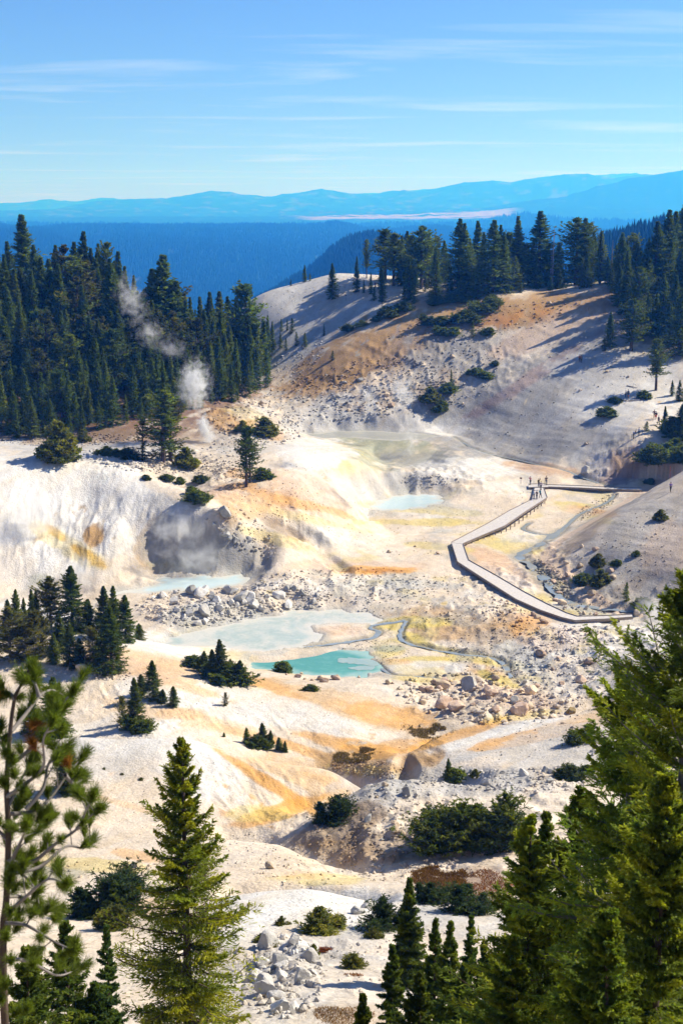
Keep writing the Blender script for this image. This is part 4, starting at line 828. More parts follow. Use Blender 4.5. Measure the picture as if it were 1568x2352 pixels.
stones('bank_stones', 'loose stones on the near banks, flats and gullies', [
 (600,(1220,1795,230,28),.12,.6),(800,(900,1880,200,90,-20),.1,.45),(350,(850,1768,90,22,8),.12,.5),(500,(640,2240,110,100),.1,.5),(250,(900,2190,150,120),.06,.3),(400,(1450,1290,170,100,-30),.15,.6),(300,(950,2000,160,30),.1,.5),(250,(200,1545,110,16,5),.15,.6),(600,(1430,1600,150,160),.15,.8),
 (350,(600,1640,400,80,10),.06,.25),(350,(400,1850,350,120),.05,.18),(200,(250,2000,180,20),.08,.4),(250,(750,2080,200,50),.04,.15),(300,(640,1980,160,50,15),.06,.35),(90,(1250,1700,160,40,-10),.1,.4)], stone_m)
log_m = basic('grey_log', (.30,.26,.22), .9, .25, 3, .3, .1)
for u0, v0, u1, v1, r_, lb in [(1406,918,1440,924,.16,'long grey log lining the upper path left of the sign'),(1442,923,1468,921,.14,'grey log lining the upper path right of the sign'),(1438,889,1462,892,.12,'thin bleached log lying on the white bench above the walkers'),(1396,724,1414,727,.2,'curved dead log lying at the crest beside the dark stand')]:
    a_, b_ = hit(u0, v0), hit(u1, v1)
    if not (a_ and b_): continue
    r0_ = empty('log', a_); tag(r0_, lb, 'log'); d_ = b_ - a_; bmn = bmesh.new(); bmesh.ops.create_cone(bmn, cap_ends=True, segments=9, radius1=r_, radius2=r_ * .6, depth=d_.length, matrix=Matrix.Translation(d_ / 2 + Vector((0, 0, r_))) @ d_.to_track_quat('Z', 'Y').to_matrix().to_4x4()); bm_obj('trunk', bmn, log_m, r0_, True)
    bmn = bmesh.new(); q_ = d_ * .6; bmesh.ops.create_cone(bmn, cap_ends=True, segments=6, radius1=r_ * .35, radius2=r_ * .12, depth=.9, matrix=Matrix.Translation(q_ + Vector((0, -.1, r_ + .45))) @ Matrix.Rotation(.5, 4, 'X')); bm_obj('branch', bmn, log_m, r0_, True)
# rubble kerb along the creek path
# ================================================================== TREES
def leaf_mat(name, trans=.25):
    m, nt, N = newmat(name); out = N('ShaderNodeOutputMaterial'); at = N('ShaderNodeVertexColor'); at.layer_name = 'Col'; oi = N('ShaderNodeObjectInfo')
    rr = N('ShaderNodeMapRange'); rr.inputs[3].default_value = .75; rr.inputs[4].default_value = 1.3; lk(nt, oi.outputs['Random'], rr.inputs[0])
    sc = N('ShaderNodeVectorMath'); sc.operation = 'SCALE'; lk(nt, at.outputs['Color'], sc.inputs[0]); lk(nt, rr.outputs[0], sc.inputs['Scale'])
    p = N('ShaderNodeBsdfPrincipled'); p.inputs['Roughness'].default_value = .6; p.inputs['Specular IOR Level'].default_value = .08; lk(nt, sc.outputs[0], p.inputs['Base Color'])
    tr = N('ShaderNodeBsdfTranslucent'); s2 = N('ShaderNodeVectorMath'); s2.operation = 'MULTIPLY'; lk(nt, sc.outputs[0], s2.inputs[0]); s2.inputs[1].default_value = (1.5, 1.6, .6); lk(nt, s2.outputs[0], tr.inputs['Color'])
    mx = N('ShaderNodeMixShader'); mx.inputs[0].default_value = trans; lk(nt, p.outputs[0], mx.inputs[1]); lk(nt, tr.outputs[0], mx.inputs[2]); lk(nt, mx.outputs[0], out.inputs['Surface']); return m
LEAF = leaf_mat('conifer_foliage', .48); BARK = basic('conifer_bark', (.085,.062,.048), .95, .35, 3, .4, .1); BARKP = basic('pale_bark', (.20,.18,.165), .9, .25, 4, .4, .1); DEAD = basic('dead_wood', (.24,.21,.19), .9, .25, 3, .3, .1)
def leaf_quads(c, d, n, ln, wd):
    """centres c, directions d, normals n -> quads"""
    s = np.cross(d, n); s /= np.linalg.norm(s, axis=1)[:, None] + 1e-9
    a = c - d * ln[:, None] * .5; b = c + d * ln[:, None] * .5; w_ = s * wd[:, None] * .5
    V = np.stack([a - w_ * .7, a + w_ * .7, b + w_ * .45, b - w_ * .45], 1).reshape(-1, 3)
    return V, np.arange(len(c) * 4).reshape(-1, 4)
def unit(v): return v / (np.linalg.norm(v, axis=1)[:, None] + 1e-9)
def conifer(seed, h, rmax, nb, ntw, nlf, ln, wd, col, base=.06, power=.85, top_e=38, low_e=-22, irr=.35, hang=.10, tipup=.12, flat=0, lean=0, az_bias=None):
    g = np.random.default_rng(seed)
    s = base + (1 - base) * (1 - (1 - g.random(nb)) ** 1.0) ** .9; s = np.sort(np.clip(s + g.normal(0, .004, nb), base, .995))
    lay = np.round(s * nb / 7) / (nb / 7); s = .45 * s + .55 * np.clip(lay, base, .995)              # loose whorls
    az = g.random(nb) * 2 * np.pi
    prof = (1 - s) ** power * (1 - .25 * sstep(.3, 0, s)) if not flat else (np.minimum(1, (1 - s) * flat) ** .6) * (.55 + .45 * np.sin(s * 9 + seed) ** 2)
    Lb = rmax * h * (prof + .018) * (1 + irr * g.normal(0, 1, nb)).clip(.35, 1.55) * (1 + .22 * np.cos(az - seed))
    el = np.radians(low_e + (top_e - low_e) * s ** 1.6 + g.normal(0, 7, nb))
    n = nb * ntw * nlf; bi = np.repeat(np.arange(nb), ntw * nlf); tw = np.tile(np.repeat(np.arange(ntw), nlf), nb); side = np.where(tw % 2 == 0, 1.0, -1.0)
    x0 = np.tile((np.arange(ntw) // 2 + .6) / (ntw / 2), nb); x0 = np.repeat(x0 + g.normal(0, .02, nb * ntw), nlf); x0 = .12 + .9 * x0.clip(0, 1.02)
    k = np.tile((np.arange(nlf) + .5) / nlf, nb * ntw) + g.normal(0, .25 / nlf, n)
    lt = np.repeat(.42 * (1.08 - x0.reshape(-1, nlf)[:, 0]) ** .7 * (1 + .3 * g.normal(0, 1, nb * ntw)).clip(.3, 1.8), nlf) * Lb[bi]
    x = x0 + k * lt / (Lb[bi] + 1e-6) * .55; off = side * k * lt * .8
    ce, se = np.cos(el[bi]), np.sin(el[bi]); ca, sa = np.cos(az[bi]), np.sin(az[bi]); Lx = Lb[bi] * x
    r_ = Lx * ce; zz = s[bi] * h + Lx * se - hang * Lb[bi] * x ** 2 * (1 - s[bi]) + tipup * Lb[bi] * x ** 4 - np.abs(off) * .25 + g.normal(0, .02, n) * Lb[bi]
    c_ = np.c_[r_ * ca - off * sa, r_ * sa + off * ca, zz]
    d = unit(np.c_[ca * .75 - side * sa * .7, sa * .75 + side * ca * .7, g.normal(-.05, .35, n) + .3 * s[bi]] + g.normal(0, .22, (n, 3)))
    nrm = unit(np.c_[g.normal(0, .8, n), g.normal(0, .8, n), np.ones(n)])
    c_[:, 0] += lean * (c_[:, 2] / h) ** 2 * h
    V, Fc = leaf_quads(c_, d, nrm, ln * g.uniform(.6, 1.3, n), wd * g.uniform(.7, 1.3, n))
    bc = (.75 + .5 * g.random(nb))[bi] * (.8 + .4 * g.random(n)); cc = np.array(col)[None] * bc[:, None]; yl = (g.random(nb) < .5)[bi] & (x > .62); cc[yl] *= np.array([1.75, 1.45, .9])
    # branches as thin three-sided sticks
    bx = np.array([0, .35, .7, 1.0]); P_ = np.zeros((nb, 4, 3)); 
    for q, xx_ in enumerate(bx):
        lx = Lb * xx_; P_[:, q] = np.c_[lx * np.cos(el) * np.cos(az), lx * np.cos(el) * np.sin(az), s * h + lx * np.sin(el) - hang * Lb * xx_ ** 2 * (1 - s) + tipup * Lb * xx_ ** 4]
    P_[..., 0] += lean * (P_[..., 2] / h) ** 2 * h
    return V, Fc, np.repeat(cc, 4, 0), P_, Lb
def sticks(P_, r0):
    """P_: (n,k,3) polylines -> three-sided tapered sticks"""
    n, k, _ = P_.shape; a = np.arange(3) * 2 * np.pi / 3; rad = np.linspace(1, .25, k)[None, :, None] * (r0[:, None, None] if np.ndim(r0) else r0)
    up = np.array([0, 0, 1.0]); t = unit((P_[:, -1] - P_[:, 0])); sd = unit(np.cross(t, up) + 1e-6); u2 = np.cross(sd, t)
    V = P_[:, :, None] + rad[..., None] * (np.cos(a)[None, None, :, None] * sd[:, None, None] + np.sin(a)[None, None, :, None] * u2[:, None, None])
    idx = np.arange(n * k * 3).reshape(n, k, 3); f = []
    for q in range(3): f.append(np.stack([idx[:, :-1, q], idx[:, :-1, (q + 1) % 3], idx[:, 1:, (q + 1) % 3], idx[:, 1:, q]], -1).reshape(-1, 4))
    return V.reshape(-1, 3), np.concatenate(f)
def trunk_mesh(h, r0, lean=0, seg=10, P_=None, Lb=None, mat=None, wob=0):
    zz = np.linspace(-.03 * h, h * .985, seg); rr = r0 * (1 - .93 * np.clip(zz / h, 0, 1)) ** .85; a = np.arange(8) * np.pi / 4
    cx = lean * (zz / h) ** 2 * h + wob * np.sin(zz / h * 7) * h; V = np.stack([cx[:, None] + rr[:, None] * np.cos(a), rr[:, None] * np.sin(a), np.repeat(zz[:, None], 8, 1)], -1).reshape(-1, 3)
    idx = np.arange(seg * 8).reshape(seg, 8); Fc = np.stack([idx[:-1], np.roll(idx, -1, 1)[:-1], np.roll(idx, -1, 1)[1:], idx[1:]], -1).reshape(-1, 4)
    if P_ is not None:
        v2, f2 = sticks(P_, Lb * .014 + .004); Fc = np.concatenate([Fc, f2 + len(V)]); V = np.concatenate([V, v2])
    return mesh_np('trunk', V, Fc, mat or BARK, True)
G1, G2, G3 = (.062,.096,.022), (.082,.112,.024), (.105,.118,.028)
def make_kind(seed, h, rmax, nb, ntw, nlf, ln, wd, col, r0=.022, mat=None, **kw):
    V, Fc, cc, P_, Lb = conifer(seed, h, rmax, nb, ntw, nlf, ln, wd, col, **kw)
    return (mesh_np('crown', V, Fc, LEAF, False, colors=cc), trunk_mesh(h, h * r0, kw.get('lean', 0), P_=P_, Lb=Lb, mat=mat), h)
# far trees, 20 m masters
KF = [make_kind(100 + i, 20, [.19,.22,.17,.24,.2,.15,.21,.18][i], 420, 7, 3, .62, .27, [G1,G1,G2,G1,G2,G1,G1,G2][i], base=[.05,.04,.1,.03,.06,.04,.12,.05][i], irr=.22, power=1.0) for i in range(8)]
KO = [make_kind(200 + i, 20, [.24,.21,.27,.23][i], 210, 8, 3, .8, .38, [G1,G2,G1,G2][i], base=[.28,.22,.18,.33][i], flat=[3.2,4,2.6,3.6][i], low_e=-5, top_e=30, irr=.4, r0=.03, lean=[.03,-.04,.0,.05][i]) for i in range(4)]
KS = [make_kind(300 + i, 12, [.2,.13,.24][i], 200, 7, 3, .45, .22, [G2,G1,G2][i], base=.02) for i in range(3)]
KP = [make_kind(400 + i, 12, [.26,.3][i], 90, 8, 3, .6, .28, [(.06,.065,.022),(.05,.06,.022)][i], base=.08, flat=[2.2,1.8][i], irr=.5, top_e=50, low_e=0, r0=.03, lean=[.04,-.05][i]) for i in range(2)]
# middle distance, 8 m masters
KM = [make_kind(500 + i, 8, [.25,.22,.28,.23][i], 380, 12, 4, .27, .10, [G2,G2,G1,G2][i], base=.02, irr=.28) for i in range(4)]
KPM = [make_kind(520 + i, 6, .27, 170, 10, 5, .28, .08, (.095,.10,.026), base=.04, flat=2.2, irr=.4, top_e=55, low_e=10, mat=BARKP) for i in range(2)]
def shrub_kind(seed, nl, spread_, h, col, ln=.24, wd=.095, dense=1.3):
    g = np.random.default_rng(seed); Vs, Fs, Cs, n0 = [], [], [], 0; Ps = []
    for i in range(nl):
        hh = h * g.uniform(.55, 1.0) * (1.25 if i == 0 else 1); a = g.random() * 6.28; r = spread_ * math.sqrt(g.random()) * (.1 if i == 0 else 1); V, Fc, cc, P_, Lb = conifer(seed * 31 + i, hh * (1 if i < nl * .3 else .62), g.uniform(.40, .60) if i < nl * .3 else g.uniform(.8, 1.15), int(60 * dense), 8, 4, ln, wd, col, base=.0, irr=.6, top_e=55, low_e=8, power=.7, hang=.05, tipup=.2)
        sh = np.array([r * math.cos(a), r * math.sin(a), 0]); Vs.append(V + sh); Fs.append(Fc + n0); n0 += len(V); Cs.append(cc); Ps.append(P_ + sh)
    P_ = np.concatenate(Ps); v2, f2 = sticks(P_, .02)
    return (mesh_np('crown', np.concatenate(Vs), np.concatenate(Fs), LEAF, False, colors=np.concatenate(Cs)), mesh_np('stem', v2, f2, BARK, True), h)
SH = [shrub_kind(1, 8, 1.0, 1.6, G2), shrub_kind(2, 6, .6, 1.5, G2), shrub_kind(3, 11, 1.4, 1.9, G2), shrub_kind(4, 6, .5, 1.3, G3)]
SHN = [shrub_kind(11, 16, 2.3, 2.6, G2, .20, .07, 1.9), shrub_kind(12, 7, 1.1, 1.8, (.04,.07,.026), .15, .05, 1.8), shrub_kind(13, 5, .5, .8, G3, .11, .036, 1.4)]
def plant(kind, pos, hm, name, label, cat, group=None, wide=1.0, rz=None, sink=.15, stem='trunk'):
    cm, tm, h0 = kind; k = hm / h0; r = empty(name, (pos[0], pos[1], pos[2] - sink), random.uniform(0, 6.28) if rz is None else rz, (k * wide, k * wide, k)); tag(r, label, cat, group)
    obj('crown', cm, r); obj(stem, tm, r); return r
NTREE = [0]
def tree(u, v, hpx, kind, label, group=None, wide=1.0, Y=None, name='conifer', cat='tree', rz=None, stem='trunk'):
    if Y is None:
        p = hit(u, v)
        if p is None: return
    else:
        t = float(ray(u, v)[0]); p = Vector((t * Y, Y, gz(t * Y, Y)))
    NTREE[0] += 1
    return plant(kind, p, hpx * p.length / F * 1.02, name, label, cat, group, wide, rz, stem=stem)
ch = random.choice
# ---- left forest
FG = 'conifers of the forest on the left hill'
sky = [(60,735,225,KF[6],1.5,'tallest ragged conifer at the left of the forest skyline'),(117,735,208,KF[2],1.0,'slim dark conifer, second tall spire from the left of the forest'),(152,735,210,KF[3],1.3,'broad tall conifer in the middle of the forest skyline'),
 (200,745,200,KF[1],1.2,'tall conifer right of the broad skyline tree in the left forest'),(232,750,180,KF[0],1.0,'conifer stepping down the forest skyline'),(250,755,185,KO[1],.8,'irregular conifer stepping down the forest skyline'),(278,770,182,KF[5],1.3,'last tall spire before the dip in the forest skyline'),
 (25,740,172,KF[1],1.2,'conifer at the far left skyline beside the tallest one'),(0,745,162,KF[3],1.2,'conifer cut by the left edge of the photo on the skyline'),(85,745,170,KF[1],1.2,None),(135,750,175,KF[0],1.2,None),(178,752,185,KF[3],1.1,None),(215,758,175,KF[1],1.1,None),(265,775,160,KF[0],1.2,None),(292,785,165,KF[2],1.1,None),
 (312,795,155,KF[4],.9,'thin conifer in the dip of the forest skyline'),(335,800,130,KF[1],1.3,None),(382,850,250,KF[3],1.75,'massive broad conifer standing above the middle of the left forest'),(355,840,212,KF[0],1.5,'conifer leaning against the massive broad one'),(410,860,205,KF[1],1.4,None),(400,850,190,KF[3],1.3,None),(430,865,170,KF[3],1.2,None),
 (440,850,160,KF[5],1.0,'slim spire right of the massive conifer'),(462,845,158,KF[2],1.1,None),(485,850,172,KF[0],1.2,None),(507,850,174,KF[4],1.3,'tall conifer near the right end of the forest'),(525,855,168,KF[3],1.1,None),(545,862,172,KF[1],1.1,None),(570,868,205,KO[0],1.1,'old open-crowned conifer with bare trunk at the right end of the forest'),(585,862,150,KF[0],1.0,None),
 (616,812,84,KF[5],1.0,'narrow spire at the foot of the pale rounded hill'),(604,806,66,KF[0],1.0,None),(626,812,70,KF[2],1.0,None),(646,763,27,KS[0],1.2,None),(671,766,34,KS[2],1.2,None),(660,760,26,KS[1],1.2,None),(644,803,36,KS[0],1.2,None),(657,806,28,KS[2],1.1,None),(681,797,32,KS[0],1.3,None),(700,800,34,KS[2],1.2,None),(744,771,27,KS[1],1.1,'small lone conifer on the edge of the pale hill'),(764,828,22,KS[2],1.6,'small bush conifer alone on the ochre slope')]
for u, v, h, k, w_, lb in sky: tree(u, v, h, k, lb or 'conifer among the close dark trees of the left forest', FG, w_ * .88)
pts = []
def vfront(u): return np.interp(u, [-40, 0, 100, 200, 260, 300, 340, 400, 450, 500, 560, 610, 630], [1010, 1008, 1008, 1004, 998, 985, 960, 950, 940, 930, 918, 908, 880])
tries = 0
while len(pts) < 235 and tries < 12000:
    tries += 1; u = random.uniform(-30, 615); vf = vfront(u); v = vf - random.random() ** 1.25 * (vf - 770)
    if 288 < u < 322 and 885 < v < 925: continue
    if 530 < u and v < 800: continue
    if any(abs(u - a) < 12 and abs(v - b) < 9 for a, b in pts): continue
    pts.append((u, v))
cand = []
for u, v in pts:
    f = (v - 780) / 220; h = random.uniform(.72, 1.25) * (178 - 78 * f) * (1 - .25 * sstep(430, 620, u))
    front = v > vfront(u) - 14
    h = min(h, v - np.interp(u, [-40,0,60,120,200,250,280,300,340,355,382,410,440,600,640], [575,592,550,548,562,590,612,662,668,645,630,645,705,712,765]) - random.uniform(0, 22))
    if h < 30: continue
    k = ch(KF[:6] + KF[:2]) if random.random() < .82 else ch(KO[:2] + KP)
    if front: h *= random.uniform(.45, .9)
    cand.append((h * (1.6 if front else 1), h, u, v, k, front))
cand.sort(key=lambda q: -q[0]); NIND = 112
for _, h, u, v, k, front in cand[:NIND]: tree(u, v, h, k, 'conifer at the lower front edge of the left forest' if front else 'conifer among the close dark trees of the left forest', FG, random.uniform(.95, 1.3))
# the smallest trees, filling the gaps, as one mass
LT = [conifer(900 + i, 20, [.2,.17,.23][i], 170, 5, 2, 1.05, .5, [G1,G2,G1][i], base=.04, irr=.22, power=1.0)[:3] for i in range(3)]
Vs, Fs, Cs, n0 = [], [], [], 0
for _, h, u, v, k, front in cand[NIND:]:
    p = hit(u, v)
    if p is None: continue
    V, Fc, cc = random.choice(LT); sc_ = h * p.length / F / 20; a_ = random.uniform(0, 6.28); ca, sa = math.cos(a_), math.sin(a_); Vs.append(np.c_[V[:, 0] * ca - V[:, 1] * sa, V[:, 0] * sa + V[:, 1] * ca, V[:, 2]] * sc_ + np.array(p)); Fs.append(Fc + n0); n0 += len(V); Cs.append(cc * random.uniform(.8, 1.25))
tag(obj('forest_undergrowth', mesh_np('forest_undergrowth', np.concatenate(Vs), np.concatenate(Fs), LEAF, False, colors=np.concatenate(Cs))), 'smaller conifers filling the gaps of the left forest', 'forest', kind='stuff')
# ---- trees on and before the mid terrace
tree(375,1062,160,KO[1],'broad dark pine with two trunks standing before the forest edge',None,1.25,name='pine_tree')
tree(392,1060,130,KP[0],'second trunk of the pine pair, slightly shorter, right beside the broad dark one',None,1.3,name='pine_tree')
tree(328,1060,95,KP[1],'thin sparse pine left of the broad dark pine',None,.9,name='pine_tree')
tree(140,1058,68,SH[3],'rounded olive bush conifer at the crest of the white mound',None,1.0,name='bush_conifer',stem='stem')
tree(120,1022,40,KS[0],'small olive conifer behind the rounded bush on the white mound',None,1.5)
tree(566,1118,136,KO[0],'irregular dark conifer standing on the orange mound',None,.85); tree(575,1110,100,KP[1],'low side stem beside the irregular conifer on the orange mound',None,1.0)
for u, v, h, k, lb in [(605,1102,40,SH[1],'dark bush just right of the irregular conifer'),(268,1050,32,SH[2],'dark bush left of the sparse pine on the terrace'),(300,1056,26,SH[0],'low dark bush at the foot of the sparse pine'),(425,1072,44,SH[3],'small bush right of the broad pine'),(337,1104,20,SH[1],'small round bush on the back slope of the white mound'),
  (383,1103,18,SH[0],'left one of two small bushes in a row on the terrace'),(411,1109,22,SH[1],'right one of two small bushes in a row on the terrace'),(462,1107,20,SH[0],'flat green bush on the terrace before the orange mound'),(436,1136,30,SH[1],'left bush of the pair at the right shoulder of the white mound'),(455,1150,32,SH[0],'right bush of the pair at the right shoulder of the white mound'),
  (190,1015,28,SH[3],'low bush at the foot of the forest'),(240,1045,24,SH[2],'dark low bush on the stony terrace'),(610,1000,40,SH[3],'bush in the dip left of the mud flat') ,(556,990,24,SH[3],'green shrub on the orange bank'),(1395,956,26,SH[0],'round green bush alone on the white slope'),(1412,925,18,SH[0],'flat bush beside the white bench path'),
  (1010,950,26,SH[2],'bush at the foot of the shaded slope'),(990,925,34,SH[3],'olive bush low on the shaded slope'),(1030,905,28,SH[0],'bush midway up the shaded slope'),(1015,935,22,SH[1],'bush between two others low on the shaded slope'),(1035,890,38,KS[1],'small spire rising from the shaded slope'),(1090,862,20,SH[0],'bush on the bare part of the shaded slope'),(1110,870,24,SH[1],'larger bush on the bare part of the shaded slope'),
  (1138,840,18,SH[1],'bush high on the bare part of the shaded slope'),(1020,770,30,SH[2],'bush among rocks high on the orange slope'),(1065,740,34,SH[0],'bush below the ridge trees on the orange slope'),(990,750,34,SH[2],'dark bush below the crest, left'),(1125,770,26,SH[1],'bush on the orange gravel slope'),(1085,775,34,KS[2],'small conifer on the orange gravel slope'),(1112,715,36,SH[2],'bush on the orange crest'),(1130,700,30,SH[2],'dark bush close under the crest trees'),
  (830,750,16,SH[0],'dark low bush on the shoulder of the pale hill'),(890,730,30,SH[0],'large dark bush on the shoulder of the pale hill'),(862,738,18,SH[1],'bush on the shoulder of the pale hill'),(800,760,20,SH[0],'low bush beside the boulder on the pale hill edge'),(925,715,26,SH[0],'dark bush merging with the crest trees'),(1000,700,26,SH[0],'bush in front of the crest trees'),(1050,695,32,SH[0],'low conifer bush before the crest trees'),
  (1480,915,22,SH[0],'bush left of the leaning pine'),(1530,1055,60,SH[2],'large dark bush above the cliff at right'),(1497,1073,44,SH[0],'olive bush on the top edge of the cliff'),(1555,1060,50,SH[2],'dark bush at the right edge above the path'),(1560,1000,60,SH[2],'dark bush among the trees at the right edge'),(1490,1112,16,SH[0],'bush just above the end of the short boardwalk'),
  (1515,1195,24,SH[3],'round bush alone high on the grey spur'),(1372,1300,28,SH[3],'olive bush on the middle of the grey spur'),(1345,1340,30,SH[0],'left bush at the foot of the grey spur'),(1378,1345,36,SH[3],'bush next to the reddish boulders of the grey spur'),(1460,1275,18,SH[1],'small bush higher on the grey spur'),(1415,1300,18,SH[0],'small bush in the middle of the grey spur'),(1437,1382,46,KS[2],'small bushy conifer at the foot of the grey spur'),(1475,1395,26,SH[0],'dark bush behind the end of the boardwalk')]:
    tree(u, v, h * (.8 if k in SH else 1), k, lb, None, random.uniform(1.15, 1.6) if k in SH else 1.0, name='shrub' if k in SH else 'small_conifer', cat='shrub' if k in SH else 'tree', stem='stem' if k in SH else 'trunk')
# ---- ridge trees  (u, v base, height px, kind, width)
RG = 'conifers along the far ridge'
Zc = lambda x: 784 + .5 * x; Zy = lambda y: 344.4 + .5 * y
ridge = [(115,590,155,KO[3],.5,'sparse thin tree standing alone on the rounded hilltop'),(70,655,145,KF[5],.9,'slim conifer left of the twin spires on the hilltop'),(185,700,145,KF[5],.9,'slim conifer at the right of the hilltop group'),(135,665,95,KF[5],.9,'thin spire between the slim conifers of the hilltop'),(103,660,60,KS[1],1,'small spire in the hilltop group'),(150,690,60,KS[0],1.3,None),
 (200,600,205,KO[0],1.1,'broad old conifer at the left end of the ridge row'),(238,625,210,KO[3],1.0,'old conifer with twisted pale trunks near the left end of the ridge'),(300,600,200,KF[3],1.2,None),(275,620,200,KF[1],1.0,None),(330,640,215,KO[1],1.0,None),(365,640,255,KO[2],1.0,'tall old conifer with thick bare trunk on the ridge'),(398,620,210,KF[0],1.1,None),(430,600,180,KO[1],.9,None),(432,690,210,KF[0],1.0,'conifer in front of the ridge row left of the tall pair'),(310,690,170,KF[5],1.1,None),(290,700,80,KS[0],1.3,None),(335,705,70,KS[2],1.2,None),
 (470,610,170,KF[3],1.2,None),(500,660,120,KF[0],.9,None),(540,640,285,KF[3],1.3,'tallest broad conifer left of the middle of the ridge'),(560,640,265,KF[1],1.1,None),(585,620,190,KF[2],1.1,None),(620,610,250,KF[6],1.1,None),(648,640,230,KF[2],1.0,None),(605,680,130,KS[0],1.1,None),(545,690,100,KS[2],1.1,None),(625,685,140,KF[4],1.0,None),(570,700,80,KS[0],1.3,None),
 (695,655,290,KF[3],1.45,'massive dense conifer in the middle of the ridge'),(725,630,250,KF[1],1.0,None),(740,650,240,KF[0],1.0,None),(770,620,210,KO[0],.7,'thin greyish conifer in the middle of the ridge'),(803,625,280,KF[2],1.2,'tall dark spire with clear trunk right of the massive conifer'),(830,620,170,KO[0],.9,None),(820,655,60,KS[0],1.2,None),(850,610,160,KF[0],1.1,None),(875,620,190,KF[4],1.0,None),
 (903,625,300,KF[3],1.5,'tallest conifer of the ridge, broad and dark'),(935,620,180,KF[1],1.1,None),(990,620,170,KO[3],.7,'half dead conifer with grey twigs beside the snag'),(1045,610,230,KO[0],1.0,None),(1075,620,268,KO[2],1.1,'broad round-topped conifer right of the snag'),(1110,615,262,KF[3],1.4,'wide flat-topped conifer right of the middle of the ridge'),(1135,610,235,KO[1],1.0,None),(1100,635,130,KS[2],1.1,None),(1150,610,200,KF[0],1.1,None),(1185,615,210,KF[2],1.2,'separate conifer with clear trunk near the ridge gap'),(1170,605,170,KF[0],1.0,None),(1010,610,170,KF[1],1.1,None),
 (1255,620,160,KF[0],1.0,None),(1280,640,225,KF[3],1.2,None),(1305,620,180,KF[1],1.1,None),(1330,610,195,KO[1],1.0,None),(1365,600,120,KF[0],1.2,None),(1300,760,250,KF[5],1.1,'narrow conifer leading down the right end of the ridge'),(1270,720,170,KF[0],1.2,None),(1355,800,230,KO[2],1.0,None),(1345,680,230,KF[3],1.1,None),(1405,720,195,KF[1],1.2,None),(1435,690,310,KF[1],1.3,'tall conifer at the right above the white slope'),(1400,640,200,KF[3],1.1,None),(1460,700,220,KF[3],1.2,None),(1490,640,310,KF[3],1.3,'tall broad conifer near the right edge of the ridge'),(1520,610,280,KF[1],1.3,None),(1560,600,300,KF[3],1.4,'conifer cut by the right edge of the photo on the ridge'),
 (1500,700,250,KF[0],1.1,None),(1540,740,240,KF[1],1.2,None),(1440,860,170,KF[3],1.2,None),(1400,850,160,KF[0],1.1,None),(1500,900,170,KF[3],1.4,None),(1550,950,250,KF[3],1.3,None),(1470,800,200,KF[1],1.2,None),(1525,830,220,KF[0],1.2,None),(1585,850,260,KF[1],1.3,None),(1590,740,280,KF[3],1.3,None),(1328,925,210,KO[2],1.1,'broad pine with bare trunk on the white slope'),(1370,880,150,KO[1],1.0,None),
 (1230,912,145,KF[0],1.2,'lone conifer standing out on the white slope'),(1205,926,58,KS[2],1.2,'small companion at the foot of the lone conifer'),(1480,1295,115,KF[5],1.3,'narrow spire beside the walkers on the path'),(1525,1340,105,KF[0],1.3,None),(1555,1340,150,KF[3],1.2,None),(1580,1320,180,KF[1],1.3,None),(1515,1130,70,KF[0],1.2,None),(1548,1155,95,KF[3],1.1,None),(1400,1292,44,KS[2],1.6,'small young conifer above the photographers'),(1575,1150,90,KF[0],1.1,None),(1240,655,100,KS[0],1.2,None)]
for x, y, h, k, w_, lb in ridge: tree(Zc(x), Zy(y), h / 2 * (1.08 if h > 140 else 1), k, lb or ('conifer in the close row along the far ridge' if x < 1250 else 'conifer in the dark stand at the right end of the ridge'), RG, w_ * 1.05)
for i in range(22):
    u_ = random.uniform(865, 1395); v_ = random.uniform(652, 668) + (12 if u_ < 1100 else 0) * random.random(); tree(u_, v_, random.uniform(28, 78), ch(KS + KF[:2]), 'short conifer filling the foot of the ridge row', RG, random.uniform(1.0, 1.5))
tree(Zc(1442),Zy(1105),112,KO[3],'leaning windswept pine with pale trunk at the edge of the white bench',None,.95,name='pine_tree',rz=3.6)
for u, v, h, k, lb in [(763,689,80,KF[0],'lone dark conifer with low skirts on the rounded hilltop'),(766,624,52,KF[3],'left of three conifers on the skyline of the rounded hill'),(776,624,48,KF[1],'middle of three conifers on the skyline of the rounded hill'),(783,624,40,KF[4],'right of three conifers on the skyline of the rounded hill'),(700,648,38,KF[5],'small spire on the left skyline of the rounded hill'),(747,629,26,KS[0],'short bushy conifer left of the three on the hill skyline'),(668,657,16,KS[0],'tiny conifer on the left rim of the rounded hill'),(712,646,18,KS[0],'little bush conifer on the left skyline of the hill'),(730,636,14,KS[2],'low conifer bush on the hill skyline')]:
    tree(u, v, h, k, lb, None, 1.2)
